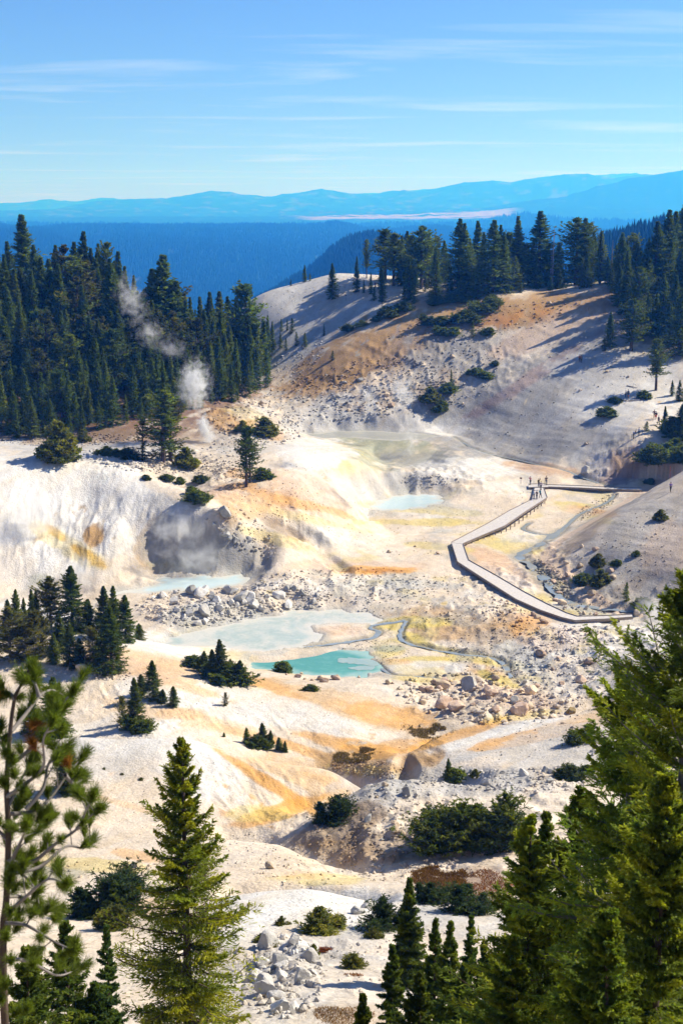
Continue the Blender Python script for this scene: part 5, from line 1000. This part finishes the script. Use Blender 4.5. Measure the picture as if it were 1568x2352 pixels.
# dead snags
def snag(seed, h):
    g = np.random.default_rng(seed); P_ = []
    for i in range(26):
        s = g.uniform(.15, .97); a = g.random() * 6.28; l = h * .09 * (1.1 - s) * g.uniform(.4, 1.6); e = g.uniform(-.3, .6)
        P_.append([[l * x_ * math.cos(a), l * x_ * math.sin(a), s * h + l * x_ * e] for x_ in (0, .4, .7, 1)])
    return np.array(P_)
for x, y, h, lb in [(966,632,270,'tall bare dead snag in the gap of the ridge row'),(958,630,185,'shorter bare snag beside the tall one on the ridge'),(1236,605,185,'reddish dead snag in the gap near the right end of the ridge'),(-119,756,200,'pale dead trunk showing between the trees of the left forest'),(-8,780,190,'grey dead trunk at the left edge of the forest')]:
    p = hit(Zc(x), Zy(y)) if x > 0 else hit(-x, y); hm = h / 2 * p.length / F; r = empty('dead_tree', p); tag(r, lb, 'dead tree'); P_ = snag(abs(int(x)), hm)
    obj('trunk', trunk_mesh(hm, .28, .01, mat=DEAD), r); v2, f2 = sticks(P_, np.full(len(P_), .05)); obj('branches', mesh_np('branches', v2, f2, DEAD), r)
# ---- middle distance
MG = 'conifers of the clump on the near left slope'
for u, v, h, k, w_, lb in [(168,1450,150,KM[2],1.1,'tall conifer at the back of the left clump above the steaming cliff'),(118,1445,118,KPM[0],1.3,'open olive pine left of the tall conifer'),(40,1435,82,KM[1],1.0,'slim young conifer at the left of the back row'),(57,1432,60,KM[1],.9,'thin spire next to the slim young conifer'),(75,1440,88,KM[1],.9,'left of twin spires in the back row'),(86,1445,90,KM[1],.8,'right of twin spires in the back row'),(20,1425,50,KM[0],1.2,None),
  (205,1455,80,KM[0],1.5,None),(242,1470,125,KM[1],1.1,'narrow conifer behind the biggest one of the clump'),(264,1465,120,KM[3],1.0,'conifer right behind the biggest one'),(290,1475,110,KM[2],1.1,'pointed conifer at the right rear of the clump'),(257,1543,150,KM[2],1.15,'biggest dense conifer at the right front of the left clump'),(320,1470,40,KM[0],1.8,None),
  (162,1532,100,KM[0],1.1,'conifer in the middle of the front row of the clump'),(125,1527,72,KM[1],1.2,'small pointed conifer in the front row of the clump'),(80,1515,110,KPM[1],1.2,'olive pine in the front row of the clump'),(25,1520,120,KPM[0],1.5,'wide olive pine at the left end of the clump'),(215,1532,88,KPM[1],1.2,None),(55,1520,90,KPM[1],1.3,None),(185,1534,70,KM[2],1.4,None),(100,1500,80,KPM[1],1.0,None),(140,1500,90,KM[3],1.2,None),(230,1540,80,KM[0],1.3,None),
  (352,1606,92,KM[2],1.15,'dense conifer on the pale orange slope'),(325,1598,52,KM[0],1.5,'low conifer left of the dense one on the pale orange slope'),(399,1623,50,KM[2],1.3,'small conifer right of the dense one on the pale orange slope'),(375,1615,34,KM[0],1.8,None),
  (311,1672,118,KM[1],1.0,'narrow conifer rising from a low skirt at the white crest'),(283,1665,66,KPM[1],.9,'crooked thin stem left of the narrow conifer at the white crest'),
  (128,1690,135,KM[2],1.25,'conifer partly hidden behind the near pine'),(75,1688,80,KM[0],1.8,'bushy conifer left of the hidden one behind the near pine'),(160,1820,115,KM[0],1.5,'dark bushy conifer low behind the near pine'),
  (505,1562,95,KM[1],1.3,'tallest spire of the small clump above the turquoise pool'),(470,1545,52,KM[0],1.5,'left spire of the clump above the turquoise pool'),(488,1560,70,KM[1],1.4,None),(530,1560,48,KPM[0],1.0,None),(552,1572,58,KM[2],1.5,'right spire of the clump above the turquoise pool'),(445,1530,26,SH[0],1.6,None),(525,1568,40,SH[0],1.6,None),(497,1560,36,SH[2],1.3,None),
  (518,1622,32,KPM[1],1.0,'small spindly pine alone on the pale slope'),
  (566,1708,40,KM[0],1.2,'left spire of the row on the orange crest'),(602,1714,56,KM[1],1.4,'tallest spire of the row on the orange crest'),(622,1716,42,KM[1],1.3,None),(640,1724,34,KM[0],1.5,'right end conifer of the row on the orange crest'),(655,1728,30,KM[1],1.3,None),(515,1694,14,KM[0],1.4,'tiny conifer left of the row on the orange crest'),(590,1716,28,SH[0],1.3,None)]:
    sh = k in SH; tree(u, v, h, k, lb or ('dark green conifer in the crowded clump at left' if u < 340 else 'low green conifer within the small clump'), None if lb else MG, w_, name='shrub' if sh else 'small_conifer', cat='shrub' if sh else 'tree', stem='stem' if sh else 'trunk')
for u, v, h, k, w_, lb in [(311,1680,40,SH[2],1.0,'spreading low skirt of branches around the narrow conifer'),(655,1546,34,SH[1],1.1,'round green shrub on the shore of the turquoise pool'),(712,1586,16,SH[0],1.6,'flat shrub alone on the pale slope'),(772,1893,72,SHN[1],1.0,'dense dark shrub on the grey slope beside the orange bank'),(1085,1940,128,SHN[0],1.0,'huge spreading juniper on the rocky bank'),
  (1050,1795,34,SH[1],1.4,'shrub with a leader above the huge juniper'),(1028,1790,52,KM[1],1.1,'thin young conifer beside the shrub above the huge juniper'),(1092,1783,14,SH[3],1.4,'small round shrub right of the thin young conifer'),(1335,1702,40,SH[2],1.0,'dark shrub on the upper right bank'),(1310,1790,34,SH[0],1.3,'low shrub in shade at right'),(1350,1775,24,SH[1],1.2,'small shrub beside the near conifers at right'),
  (265,2105,100,SHN[1],1.4,'bluish green shrub behind the big foreground conifer'),(270,2135,50,SHN[2],1.3,'olive shrub below the bluish one'),(648,2125,22,SHN[2],1.1,'small green shrub on the white mound'),(738,2138,50,SHN[2],1.5,'spiky green shrub below the white mound'),(600,2165,22,SHN[2],1.2,'tiny shrub near the rock pile'),(630,2175,20,SHN[2],1.0,'second tiny shrub near the rock pile'),(720,2190,22,SHN[2],1.0,'tiny spiky shrub beside red grass'),
  (880,2130,75,SHN[1],1.2,'wide green shrub left of the spired conifer'),(985,2075,55,SHN[1],1.2,'shrub behind the spired conifer'),(1050,2095,70,SHN[1],1.3,'dense shrub right of the spired conifer'),(1110,2090,46,SHN[1],1.2,'lighter shrub at the edge of the near conifers'),(810,2225,34,SHN[2],1.3,'olive shrub beside russet grass'),(855,2155,28,SHN[2],1.0,'bright little shrub in the shade of a boulder'),(290,2010,30,SHN[2],1.0,'small bush beside the yellow stream bed'),(240,1768,6,SHN[2],1.6,'tiny plant on the cream slope'),(325,1790,7,SHN[2],2,'flat tiny plant on the cream slope'),(280,1780,6,SHN[2],2,'middle tiny plant on the cream slope')]:
    tree(u, v, h, k, lb, None, w_, name='small_conifer' if k in KM else 'shrub', cat='tree' if k in KM else 'shrub', stem='trunk' if k in KM else 'stem')
# ---- russet and brown sedge
gm = leaf_mat('sedge', .2)
def sedge(u, v, ru, rv, n, h, label, col=(.12,.085,.035)):
    z_ = zone_pts(int(n * 3), u, v, ru, rv) + zone_pts(n // 2, u, v, ru, rv, 0, 1.5)
    z_ = [p for p in z_ if vnoise(np.array([p[2] / 1.1]), np.array([p[3] / 2.2]), 9)[0] + .5 * vnoise(np.array([p[2] / .4]), np.array([p[3] / .8]), 4)[0] > -.05 + .6 * (((p[0] - u) / ru) ** 2 + ((p[1] - v) / rv) ** 2 - .8)]
    if not z_: return
    ru *= .85; c0 = np.array([[p[2], p[3], p[4]] for p in z_]); g = RNG; m = len(c0); hh = h * .34 * g.uniform(.5, 1.3, m)
    d = unit(np.c_[g.normal(0, .55, m), g.normal(0, .55, m), np.ones(m)]); V, Fc = leaf_quads(c0 + d * hh[:, None] * .45, d, unit(np.c_[g.normal(0, 1, (m, 2)), np.zeros(m)]), hh, hh * .28)
    cc = np.repeat(np.array(col)[None] * g.uniform(.6, 1.5, m)[:, None], 4, 0); tag(obj('sedge', mesh_np('sedge', V, Fc, gm, colors=cc)), label, 'grass', kind='stuff')
for a in [(800,1742,52,13,1500,.55,'dark brown sedge in the gully bend'),(836,1727,26,9,600,.5,'small dark sedge patch above the gully bend'),(985,1680,48,18,1500,.6,'brown sedge below the rusty boulders'),(1010,2018,66,26,2600,.55,'russet sedge by the near shrubs',(.11,.055,.018)),(1130,2035,60,40,1500,.4,'rust coloured grass beside the near conifers',(.14,.05,.016)),(1420,1625,60,18,1200,.5,'brown shrubby growth at right',(.08,.045,.02)),
  (745,2185,18,6,250,.25,'russet tuft below the spiky shrub',(.22,.06,.018)),(815,2235,34,9,400,.25,'russet grass round the olive shrub',(.20,.08,.024)),(790,2330,70,26,900,.22,'dry tan grass beside the path',(.22,.12,.05)),(710,2200,14,5,150,.2,'little russet tuft among rocks',(.22,.06,.018)),(940,1905,30,9,200,.2,'dry tuft on the rocky bank')]: sedge(*a)
print('trees', NTREE[0])
# ================================================================== NEAR TREES
def near_tree(u, vtop, Y, rmax, nb, ntw, nlf, ln, wd, col, label, name='conifer', seed=0, rz=0, **kw):
    t, s = ray(u, vtop); X = float(t) * Y; zt = float(s) * Y; zg = gz(X, Y) - .2; h = zt - zg
    kind = make_kind(seed, h, rmax, nb, ntw, nlf, ln, wd, col, r0=kw.pop('r0', .014), **kw)
    return plant(kind, (X, Y, zg), h, name, label, 'tree', None, 1, rz, sink=0)
NG = (.062,.092,.016); ND = (.022,.045,.014)
near_tree(418, 1700, 38, .225, 300, 20, 11, .13, .045, (.15,.18,.02), 'tall green conifer standing alone in the left foreground', seed=71, low_e=-14, top_e=52, irr=.30, hang=.12, tipup=.22, r0=.016, power=.85)
near_tree(1219, 1872, 25, .20, 330, 20, 11, .11, .036, (.15,.19,.03), 'left one of two near conifers side by side at lower right', seed=72, irr=.3, top_e=50)
near_tree(1256, 1868, 27, .19, 330, 20, 10, .11, .036, (.08,.12,.028), 'darker right one of two near conifers side by side at lower right', seed=73, irr=.3, top_e=50)
near_tree(1336, 1806, 25, .22, 360, 20, 11, .11, .036, (.13,.17,.03), 'near conifer with a single leader before the big dark tree', seed=74, irr=.35, top_e=52)
near_tree(1455, 1560, 20.5, .155, 360, 22, 12, .105, .036, (.12,.165,.03), 'big dark green conifer filling the lower right of the photo', seed=75, irr=.4, top_e=45, low_e=-12, flat=3.5, mat=BARKP)
near_tree(1590, 1320, 18, .115, 300, 22, 12, .10, .034, (.14,.18,.03), 'tallest near conifer rising along the right edge', seed=76, irr=.45, top_e=50, low_e=-8, flat=5, mat=BARKP)
near_tree(1530, 1780, 15.5, .20, 460, 22, 12, .10, .032, (.15,.19,.03), 'yellow-green near conifer in the lower right corner', seed=77, irr=.35, top_e=50)
near_tree(1400, 2090, 14, .22, 340, 22, 12, .09, .03, (.08,.115,.02), 'low near conifer in front of the right corner trees', seed=78, irr=.35)
near_tree(1180, 2150, 21, .24, 300, 20, 11, .10, .034, (.13,.17,.03), 'short near conifer at the foot of the pair', seed=79, irr=.35)
near_tree(940, 2018, 46, .15, 340, 18, 8, .14, .05, (.065,.095,.022), 'spired conifer rising between shrubs at lower centre', seed=80, irr=.35, top_e=50)
for i, (u, v, Y, r_, lb) in enumerate([(1000,2112,33,.13,'slender sapling right of the spired conifer'),(1036,2118,32,.15,'middle sapling of the row at the bottom'),(1082,2105,33,.10,'thinnest sapling with bare spire at the bottom'),(900,2172,31,.15,'bluish young conifer at the bottom centre'),(832,2285,28,.15,'small young conifer at the bottom edge beside the path'),(1112,2165,30,.16,'young conifer between the saplings and the near pair'),(1065,2215,28,.17,'broad young conifer at the bottom right of centre'),(965,2235,29,.22,'bushy young conifer at the bottom below the spired one'),(245,2128,33,.12,'slim young conifer behind the near pine'),(150,2120,27,.26,'bushy dark conifer at the bottom left'),(60,2180,24,.28,'wide bushy conifer in the bottom left corner'),(215,2260,27,.25,'olive young conifer at the bottom left')]):
    near_tree(u, v, Y, r_, 190, 18, 9, .115, .04, [(.06,.09,.02), (.075,.105,.022), (.055,.095,.03)][i % 3], lb, name='sapling' if r_ < .16 else 'conifer', seed=90 + i, irr=.3, top_e=50)
# small dead twigs on the white crest
# near pine with long needles
def at(u, v, Y): t, s = ray(u, v); return np.array([float(t) * Y, Y, float(s) * Y])
root = empty('pine_tree', (*at(15, 2352, 12.5)[:2], gz(*at(15, 2352, 12.5)[:2]))); tag(root, 'near long-needled pine with pale trunk along the left edge of the photo', 'tree'); ro = np.array(root.location)
def tube(pts, r0, r1, k=8):
    pts = smooth_line(pts, 6) if len(pts) > 2 else np.array(pts); n = len(pts); t = np.gradient(pts, axis=0); t = unit(t); a = np.arange(k) * 2 * np.pi / k
    sd = unit(np.cross(t, np.array([.3, 1, .1]))); u2 = np.cross(sd, t); r = np.linspace(r0, r1, n)[:, None, None]
    V = pts[:, None] + r * (np.cos(a)[None, :, None] * sd[:, None] + np.sin(a)[None, :, None] * u2[:, None])
    idx = np.arange(n * k).reshape(n, k); Fc = np.stack([idx[:-1], np.roll(idx, -1, 1)[:-1], np.roll(idx, -1, 1)[1:], idx[1:]], -1).reshape(-1, 4); return V.reshape(-1, 3), Fc, pts
def pm(l, Y0=12.5, dy=0): n = len(l); return [at(u, v, Y0 + dy * i / max(1, n - 1)) - ro for i, (u, v) in enumerate(l)]
tb = at(15, 2352, 12.5) - ro
V, Fc, tp = tube([np.array([tb[0] - .05, 0, -.3]), np.array([tb[0], 0, tb[2] * .5])] + pm([(12,2352),(8,2147),(16,2057),(20,1907),(16,1807),(24,1682),(34,1607),(48,1575),(66,1540)]), .048, .010)
obj('trunk', mesh_np('trunk', V, Fc, BARK, True), root)
arms = [([(15,1975),(70,1982),(130,1937),(178,1903),(196,1866),(212,1832)],-.8),([(178,1903),(200,1880),(226,1862)],-.2),([(10,2010),(90,1992),(150,1945),(190,1948),(208,1936)],.7),([(18,1870),(80,1862),(120,1828),(158,1775),(188,1742)],.6),([(20,1760),(70,1720),(110,1660),(140,1620),(168,1590)],-.5),([(26,1680),(60,1640),(90,1600),(120,1585),(150,1600)],.8),
 ([(10,2120),(60,2125),(120,2160),(165,2182)],-.5),([(12,2060),(50,2060),(90,2080),(130,2090)],.5),([(18,1930),(-10,1900),(-40,1870)],0),([(16,1830),(60,1800),(100,1760),(100,1700),(120,1660)],-.9),([(20,1740),(0,1700),(-20,1680)],.3),([(14,2100),(60,2060),(110,2020),(150,2030)],-1.0),([(16,2200),(70,2210),(130,2240),(170,2230)],.8),([(34,1607),(20,1590),(5,1600)],0),([(18,1900),(60,1890),(95,1895),(110,1870)],.9),([(20,1850),(50,1790),(70,1750)],.3),([(60,1860),(100,1810),(110,1760),(130,1730),(150,1720)],.4),([(12,2150),(-20,2120)],0),([(16,2000),(50,1930),(60,1900)],-.6),([(150,1780),(170,1800),(190,1790)],0.4),([(90,1600),(80,1570),(60,1560)],0),([(15,2040),(40,2000),(80,2040),(90,2070)],.3)]
clumps = []; 
for pts, dy in arms:
    V, Fc, tp = tube(pm(pts, 12.5, dy), .022, .006, 6); obj('branch', mesh_np('branch', V, Fc, BARKP, True), root)
    n = len(tp)
    for q in range(int(n * .35), n, 3):
        dv_ = tp[min(q + 1, n - 1)] - tp[max(q - 1, 0)]; of = RNG.normal(0, .07, 3) + np.array([0, 0, .05]); e_ = tp[q] + of; V2, F2, _ = tube([tp[q], e_], .008, .004, 4); obj('twig', mesh_np('twig', V2, F2, BARKP, True), root); clumps.append((e_, of * 3 + dv_, RNG.uniform(.7, 1.0)))
    clumps.append((tp[-1], tp[-1] - tp[-2], 1.3))
for v in range(1560, 2340, 11):
    a = random.uniform(0, 6.28); b = np.array([np.interp(v, [1540,1700,1900,2352], [64,24,20,12]) , v]); c0 = at(b[0] + random.uniform(15,110) * math.cos(a), b[1], 12.5 + .35 * math.sin(a)) - ro; clumps.append((c0, np.array([math.cos(a), math.sin(a), .9]), 1.1))
g = RNG; Vn, Fn, Cn, n0 = [], [], [], 0
for c0, d0, sc_ in clumps:
    d0 = d0 / (np.linalg.norm(d0) + 1e-9); d0 = d0 + np.array([0, 0, .35]); d0 /= np.linalg.norm(d0); m = int(330 * sc_)
    pos = c0 + d0 * g.uniform(-.06, .05, m)[:, None] * sc_ + g.normal(0, .008, (m, 3)); rd = unit(g.normal(0, 1, (m, 3))); dd = unit(d0 * g.uniform(.6, 1.5, m)[:, None] + rd * .75); ln = .105 * g.uniform(.7, 1.15, m) * sc_ ** .5
    V, Fc = leaf_quads(pos + dd * ln[:, None] * .5, dd, unit(g.normal(0, 1, (m, 3))), ln, np.full(m, .0055)); base = np.array([.10,.13,.024]) if g.random() > .025 else np.array([.22,.09,.03])
    cc = base * g.uniform(.6, 1.5, m)[:, None]; Vn.append(V); Fn.append(Fc + n0); n0 += len(V); Cn.append(np.repeat(cc, 4, 0))
obj('needles', mesh_np('needles', np.concatenate(Vn), np.concatenate(Fn), LEAF, False, colors=np.concatenate(Cn)), root)
# ================================================================== STEAM
def steam_mat(name, dens, sc, rag=.5, seed=0, stretch=(1, 1, 1)):
    """white steam: noise shaped inside the unit ball of the object, fading to its rim"""
    m, nt, N = newmat(name); out = N('ShaderNodeOutputMaterial'); pv = N('ShaderNodeVolumePrincipled'); tc = N('ShaderNodeTexCoord'); geo = N('ShaderNodeNewGeometry')
    mp = N('ShaderNodeMapping'); mp.inputs['Location'].default_value = (seed * 3.1, seed * 1.7, seed * 5.3); mp.inputs['Scale'].default_value = stretch; lk(nt, geo.outputs['Position'], mp.inputs['Vector'])
    no = N('ShaderNodeTexNoise'); no.inputs['Scale'].default_value = sc; no.inputs['Detail'].default_value = 6; no.inputs['Roughness'].default_value = .6; no.inputs['Distortion'].default_value = .8; lk(nt, mp.outputs[0], no.inputs['Vector'])
    ln = N('ShaderNodeVectorMath'); ln.operation = 'LENGTH'; lk(nt, tc.outputs['Object'], ln.inputs[0])
    fo = N('ShaderNodeMapRange'); fo.inputs[1].default_value = 1.0; fo.inputs[2].default_value = .0; fo.inputs[3].default_value = 0; fo.inputs[4].default_value = 1; lk(nt, ln.outputs['Value'], fo.inputs[0])
    # density = dens * clamp(noise*k + falloff - c)
    a = N('ShaderNodeMath'); a.operation = 'MULTIPLY_ADD'; lk(nt, no.outputs['Fac'], a.inputs[0]); a.inputs[1].default_value = 3.6; a.inputs[2].default_value = -1.75 - rag
    b = N('ShaderNodeMath'); b.operation = 'MULTIPLY_ADD'; lk(nt, fo.outputs[0], b.inputs[0]); b.inputs[1].default_value = 1.25; lk(nt, a.outputs[0], b.inputs[2])
    c_ = N('ShaderNodeMapRange'); c_.inputs[1].default_value = 0; c_.inputs[2].default_value = .8; c_.inputs[3].default_value = 0; c_.inputs[4].default_value = dens; lk(nt, b.outputs[0], c_.inputs[0])
    d = N('ShaderNodeMath'); d.operation = 'MULTIPLY'; lk(nt, c_.outputs[0], d.inputs[0]); lk(nt, fo.outputs[0], d.inputs[1])
    lk(nt, d.outputs[0], pv.inputs['Density']); pv.inputs['Color'].default_value = (.96, .97, .98, 1); pv.inputs['Anisotropy'].default_value = .1
    lk(nt, pv.outputs[0], out.inputs['Volume']); m.cycles.volume_sampling = 'DISTANCE'; return m
def steam(puffs, label, dens, sc=.25, rag=.45):
    """puffs: (u, v, radius u px, radius v px, Y, tilt)"""
    root = empty('steam_plume', (0, 0, 0)); u, v, a, b, Y, tl = puffs[0]; t, s = ray(u, v); root.location = (float(t) * Y, Y, float(s) * Y); tag(root, label, 'steam', 'steam rising from the vents')
    for i, (u, v, a, b, Y, tl) in enumerate(puffs):
        t, s = ray(u, v); bmn = bmesh.new(); bmesh.ops.create_icosphere(bmn, subdivisions=3, radius=1); m_ = steam_mat('steam', dens * 2.2 / max(.5, a * Y / F), sc, rag, i + len(label))
        o = bm_obj('puff', bmn, m_, root); c0 = Vector((float(t) * Y, Y, float(s) * Y)) - root.location; o.location = c0; o.scale = (a * Y / F, (a + b) * .5 * Y / F, b * Y / F); o.rotation_euler = (0, math.radians(tl), 0)
steam([(472,985,32,62,273,-16),(446,885,62,95,272,5)], 'dense white steam column rising from the vent at the forest edge', 2.6, .75, .62)
steam([(395,800,70,45,271,15),(345,765,80,60,270,20),(303,690,55,105,272,-20)], 'thin bluish steam drifting across the dark forest', .6, .55, .72)
steam([(945,1005,32,60,296,0),(925,900,60,80,305,-10)], 'faint steam rising from the grey mud crater', .7, .6, .7)
steam([(450,1280,150,75,206,0),(400,1215,120,60,207,0)], 'steam filling the dark alcove above the steaming pool', 1.3, .5, .62)
steam([(80,1180,140,120,208,15),(190,1320,130,70,199,0)], 'white steam veiling the cliff of the white mound at left', 1.2, .4, .6)
steam([(800,1115,100,60,240,25),(690,1045,80,45,250,20)], 'white steam drifting over the slope left of the upper pool', 1.5, .45, .6)
steam([(1375,1575,60,65,150,10)], 'thin steam rising behind the near trees at right', .7, .8, .65)
steam([(1500,1400,70,75,176,0)], 'white steam at the right end of the lower boardwalk', .8, .8, .6)
# ================================================================== CAMERA, LIGHT, AIR
cam = bpy.data.cameras.new('camera'); co = bpy.data.objects.new('camera', cam); COL.objects.link(co); scene.camera = co
co.location = (0, 0, 0); co.rotation_euler = (math.pi / 2 - PITCH, 0, 0)
cam.sensor_fit = 'VERTICAL'; cam.sensor_height = 36; cam.lens = 36 * F / 2352; cam.clip_start = .1; cam.clip_end = 200000
cam.dof.use_dof = True; cam.dof.focus_distance = 190; cam.dof.aperture_fstop = 3.5
SUN_AZ = math.atan2(.93, .37); SUN_EL = math.radians(40)
sd = Vector((math.sin(SUN_AZ) * math.cos(SUN_EL), math.cos(SUN_AZ) * math.cos(SUN_EL), math.sin(SUN_EL)))
sl_ = bpy.data.lights.new('sun', 'SUN'); sl_.energy = 4.0; sl_.angle = math.radians(.53); sl_.color = (1, .955, .90)
so = bpy.data.objects.new('sun', sl_); COL.objects.link(so); so.rotation_euler = (-sd).to_track_quat('-Z', 'Y').to_euler()
w = bpy.data.worlds.new('World'); scene.world = w; w.use_nodes = True; nt = w.node_tree; nt.nodes.clear(); N = nt.nodes.new
out = N('ShaderNodeOutputWorld'); bg = N('ShaderNodeBackground'); bg.inputs['Strength'].default_value = .060
sky = N('ShaderNodeTexSky'); sky.sky_type = 'NISHITA'; sky.sun_disc = False; sky.sun_elevation = SUN_EL; sky.sun_rotation = SUN_AZ
sky.altitude = 2400; sky.air_density = 1.0; sky.dust_density = 1.0; sky.ozone_density = 6
# thin cirrus streaks high up
tc = N('ShaderNodeTexCoord'); sx = N('ShaderNodeSeparateXYZ'); lk(nt, tc.outputs['Generated'], sx.inputs[0])
def mth(op, a=None, b=None, v1=None, v2=None):
    n = N('ShaderNodeMath'); n.operation = op
    if a is not None: lk(nt, a, n.inputs[0])
    elif v1 is not None: n.inputs[0].default_value = v1
    if b is not None: lk(nt, b, n.inputs[1])
    elif v2 is not None: n.inputs[1].default_value = v2
    return n.outputs[0]
zc = mth('ADD', sx.outputs['Z'], v2=.02); px = mth('DIVIDE', sx.outputs['X'], zc); py = mth('DIVIDE', sx.outputs['Y'], zc)
cx = N('ShaderNodeCombineXYZ'); lk(nt, px, cx.inputs[0]); lk(nt, py, cx.inputs[1])
mp = N('ShaderNodeMapping'); mp.inputs['Rotation'].default_value = (0, 0, math.radians(14)); mp.inputs['Scale'].default_value = (.35, .8, 1); lk(nt, cx.outputs[0], mp.inputs['Vector'])
no = N('ShaderNodeTexNoise'); no.inputs['Scale'].default_value = .9; no.inputs['Detail'].default_value = 7; no.inputs['Roughness'].default_value = .6; no.inputs['Distortion'].default_value = .4; lk(nt, mp.outputs[0], no.inputs['Vector'])
m2 = N('ShaderNodeMapRange'); m2.inputs[1].default_value = .52; m2.inputs[2].default_value = .86; m2.inputs[3].default_value = 0; m2.inputs[4].default_value = .45; lk(nt, no.outputs['Fac'], m2.inputs[0])
mix = N('ShaderNodeMix'); mix.data_type = 'RGBA'; lk(nt, m2.outputs[0], mix.inputs[0]); tn = N('ShaderNodeVectorMath'); tn.operation = 'MULTIPLY'; lk(nt, sky.outputs[0], tn.inputs[0]); tn.inputs[1].default_value = (.76, .83, 1.06); lk(nt, tn.outputs[0], mix.inputs[6]); mix.inputs[7].default_value = (10, 10.8, 11.5, 1)
lk(nt, mix.outputs[2], bg.inputs['Color']); lk(nt, bg.outputs[0], out.inputs['Surface'])
# haze: a closed box of even air
m, nt, N = newmat('haze_air'); out = N('ShaderNodeOutputMaterial'); pv = N('ShaderNodeVolumePrincipled')
pv.inputs['Color'].default_value = (.03, .26, 1.0, 1); pv.inputs['Absorption Color'].default_value = (1, 1, 1, 1); pv.inputs['Density'].default_value = 1.7e-4; pv.inputs['Anisotropy'].default_value = .25
lk(nt, pv.outputs[0], out.inputs['Volume'])
def box_mesh(name, lo, hi, mat):
    V = [(x, y, z) for x in (lo[0], hi[0]) for y in (lo[1], hi[1]) for z in (lo[2], hi[2])]
    return mesh_np(name, V, [(0,1,3,2),(4,6,7,5),(0,4,5,1),(2,3,7,6),(0,2,6,4),(1,5,7,3)], mat)
zmin = min(float(Z.min()), float(H.min())) - 1; ztop = float(Z.max()) + 8
hz = obj('haze', box_mesh('haze', (-33000, -60, zmin), (33000, 33400, ztop), m)); tag(hz, kind='stuff', label='pale blue haze filling the air over the valley', cat='haze')
scene.view_settings.view_transform = 'Standard'; scene.view_settings.look = 'None'; scene.view_settings.exposure = 1.12; scene.view_settings.gamma = 1
cy = scene.cycles; cy.use_denoising = True; cy.max_bounces = 5; cy.diffuse_bounces = 4; cy.volume_bounces = 1; cy.transparent_max_bounces = 8
cy.volume_max_steps = 64; cy.caustics_reflective = False; cy.caustics_refractive = False
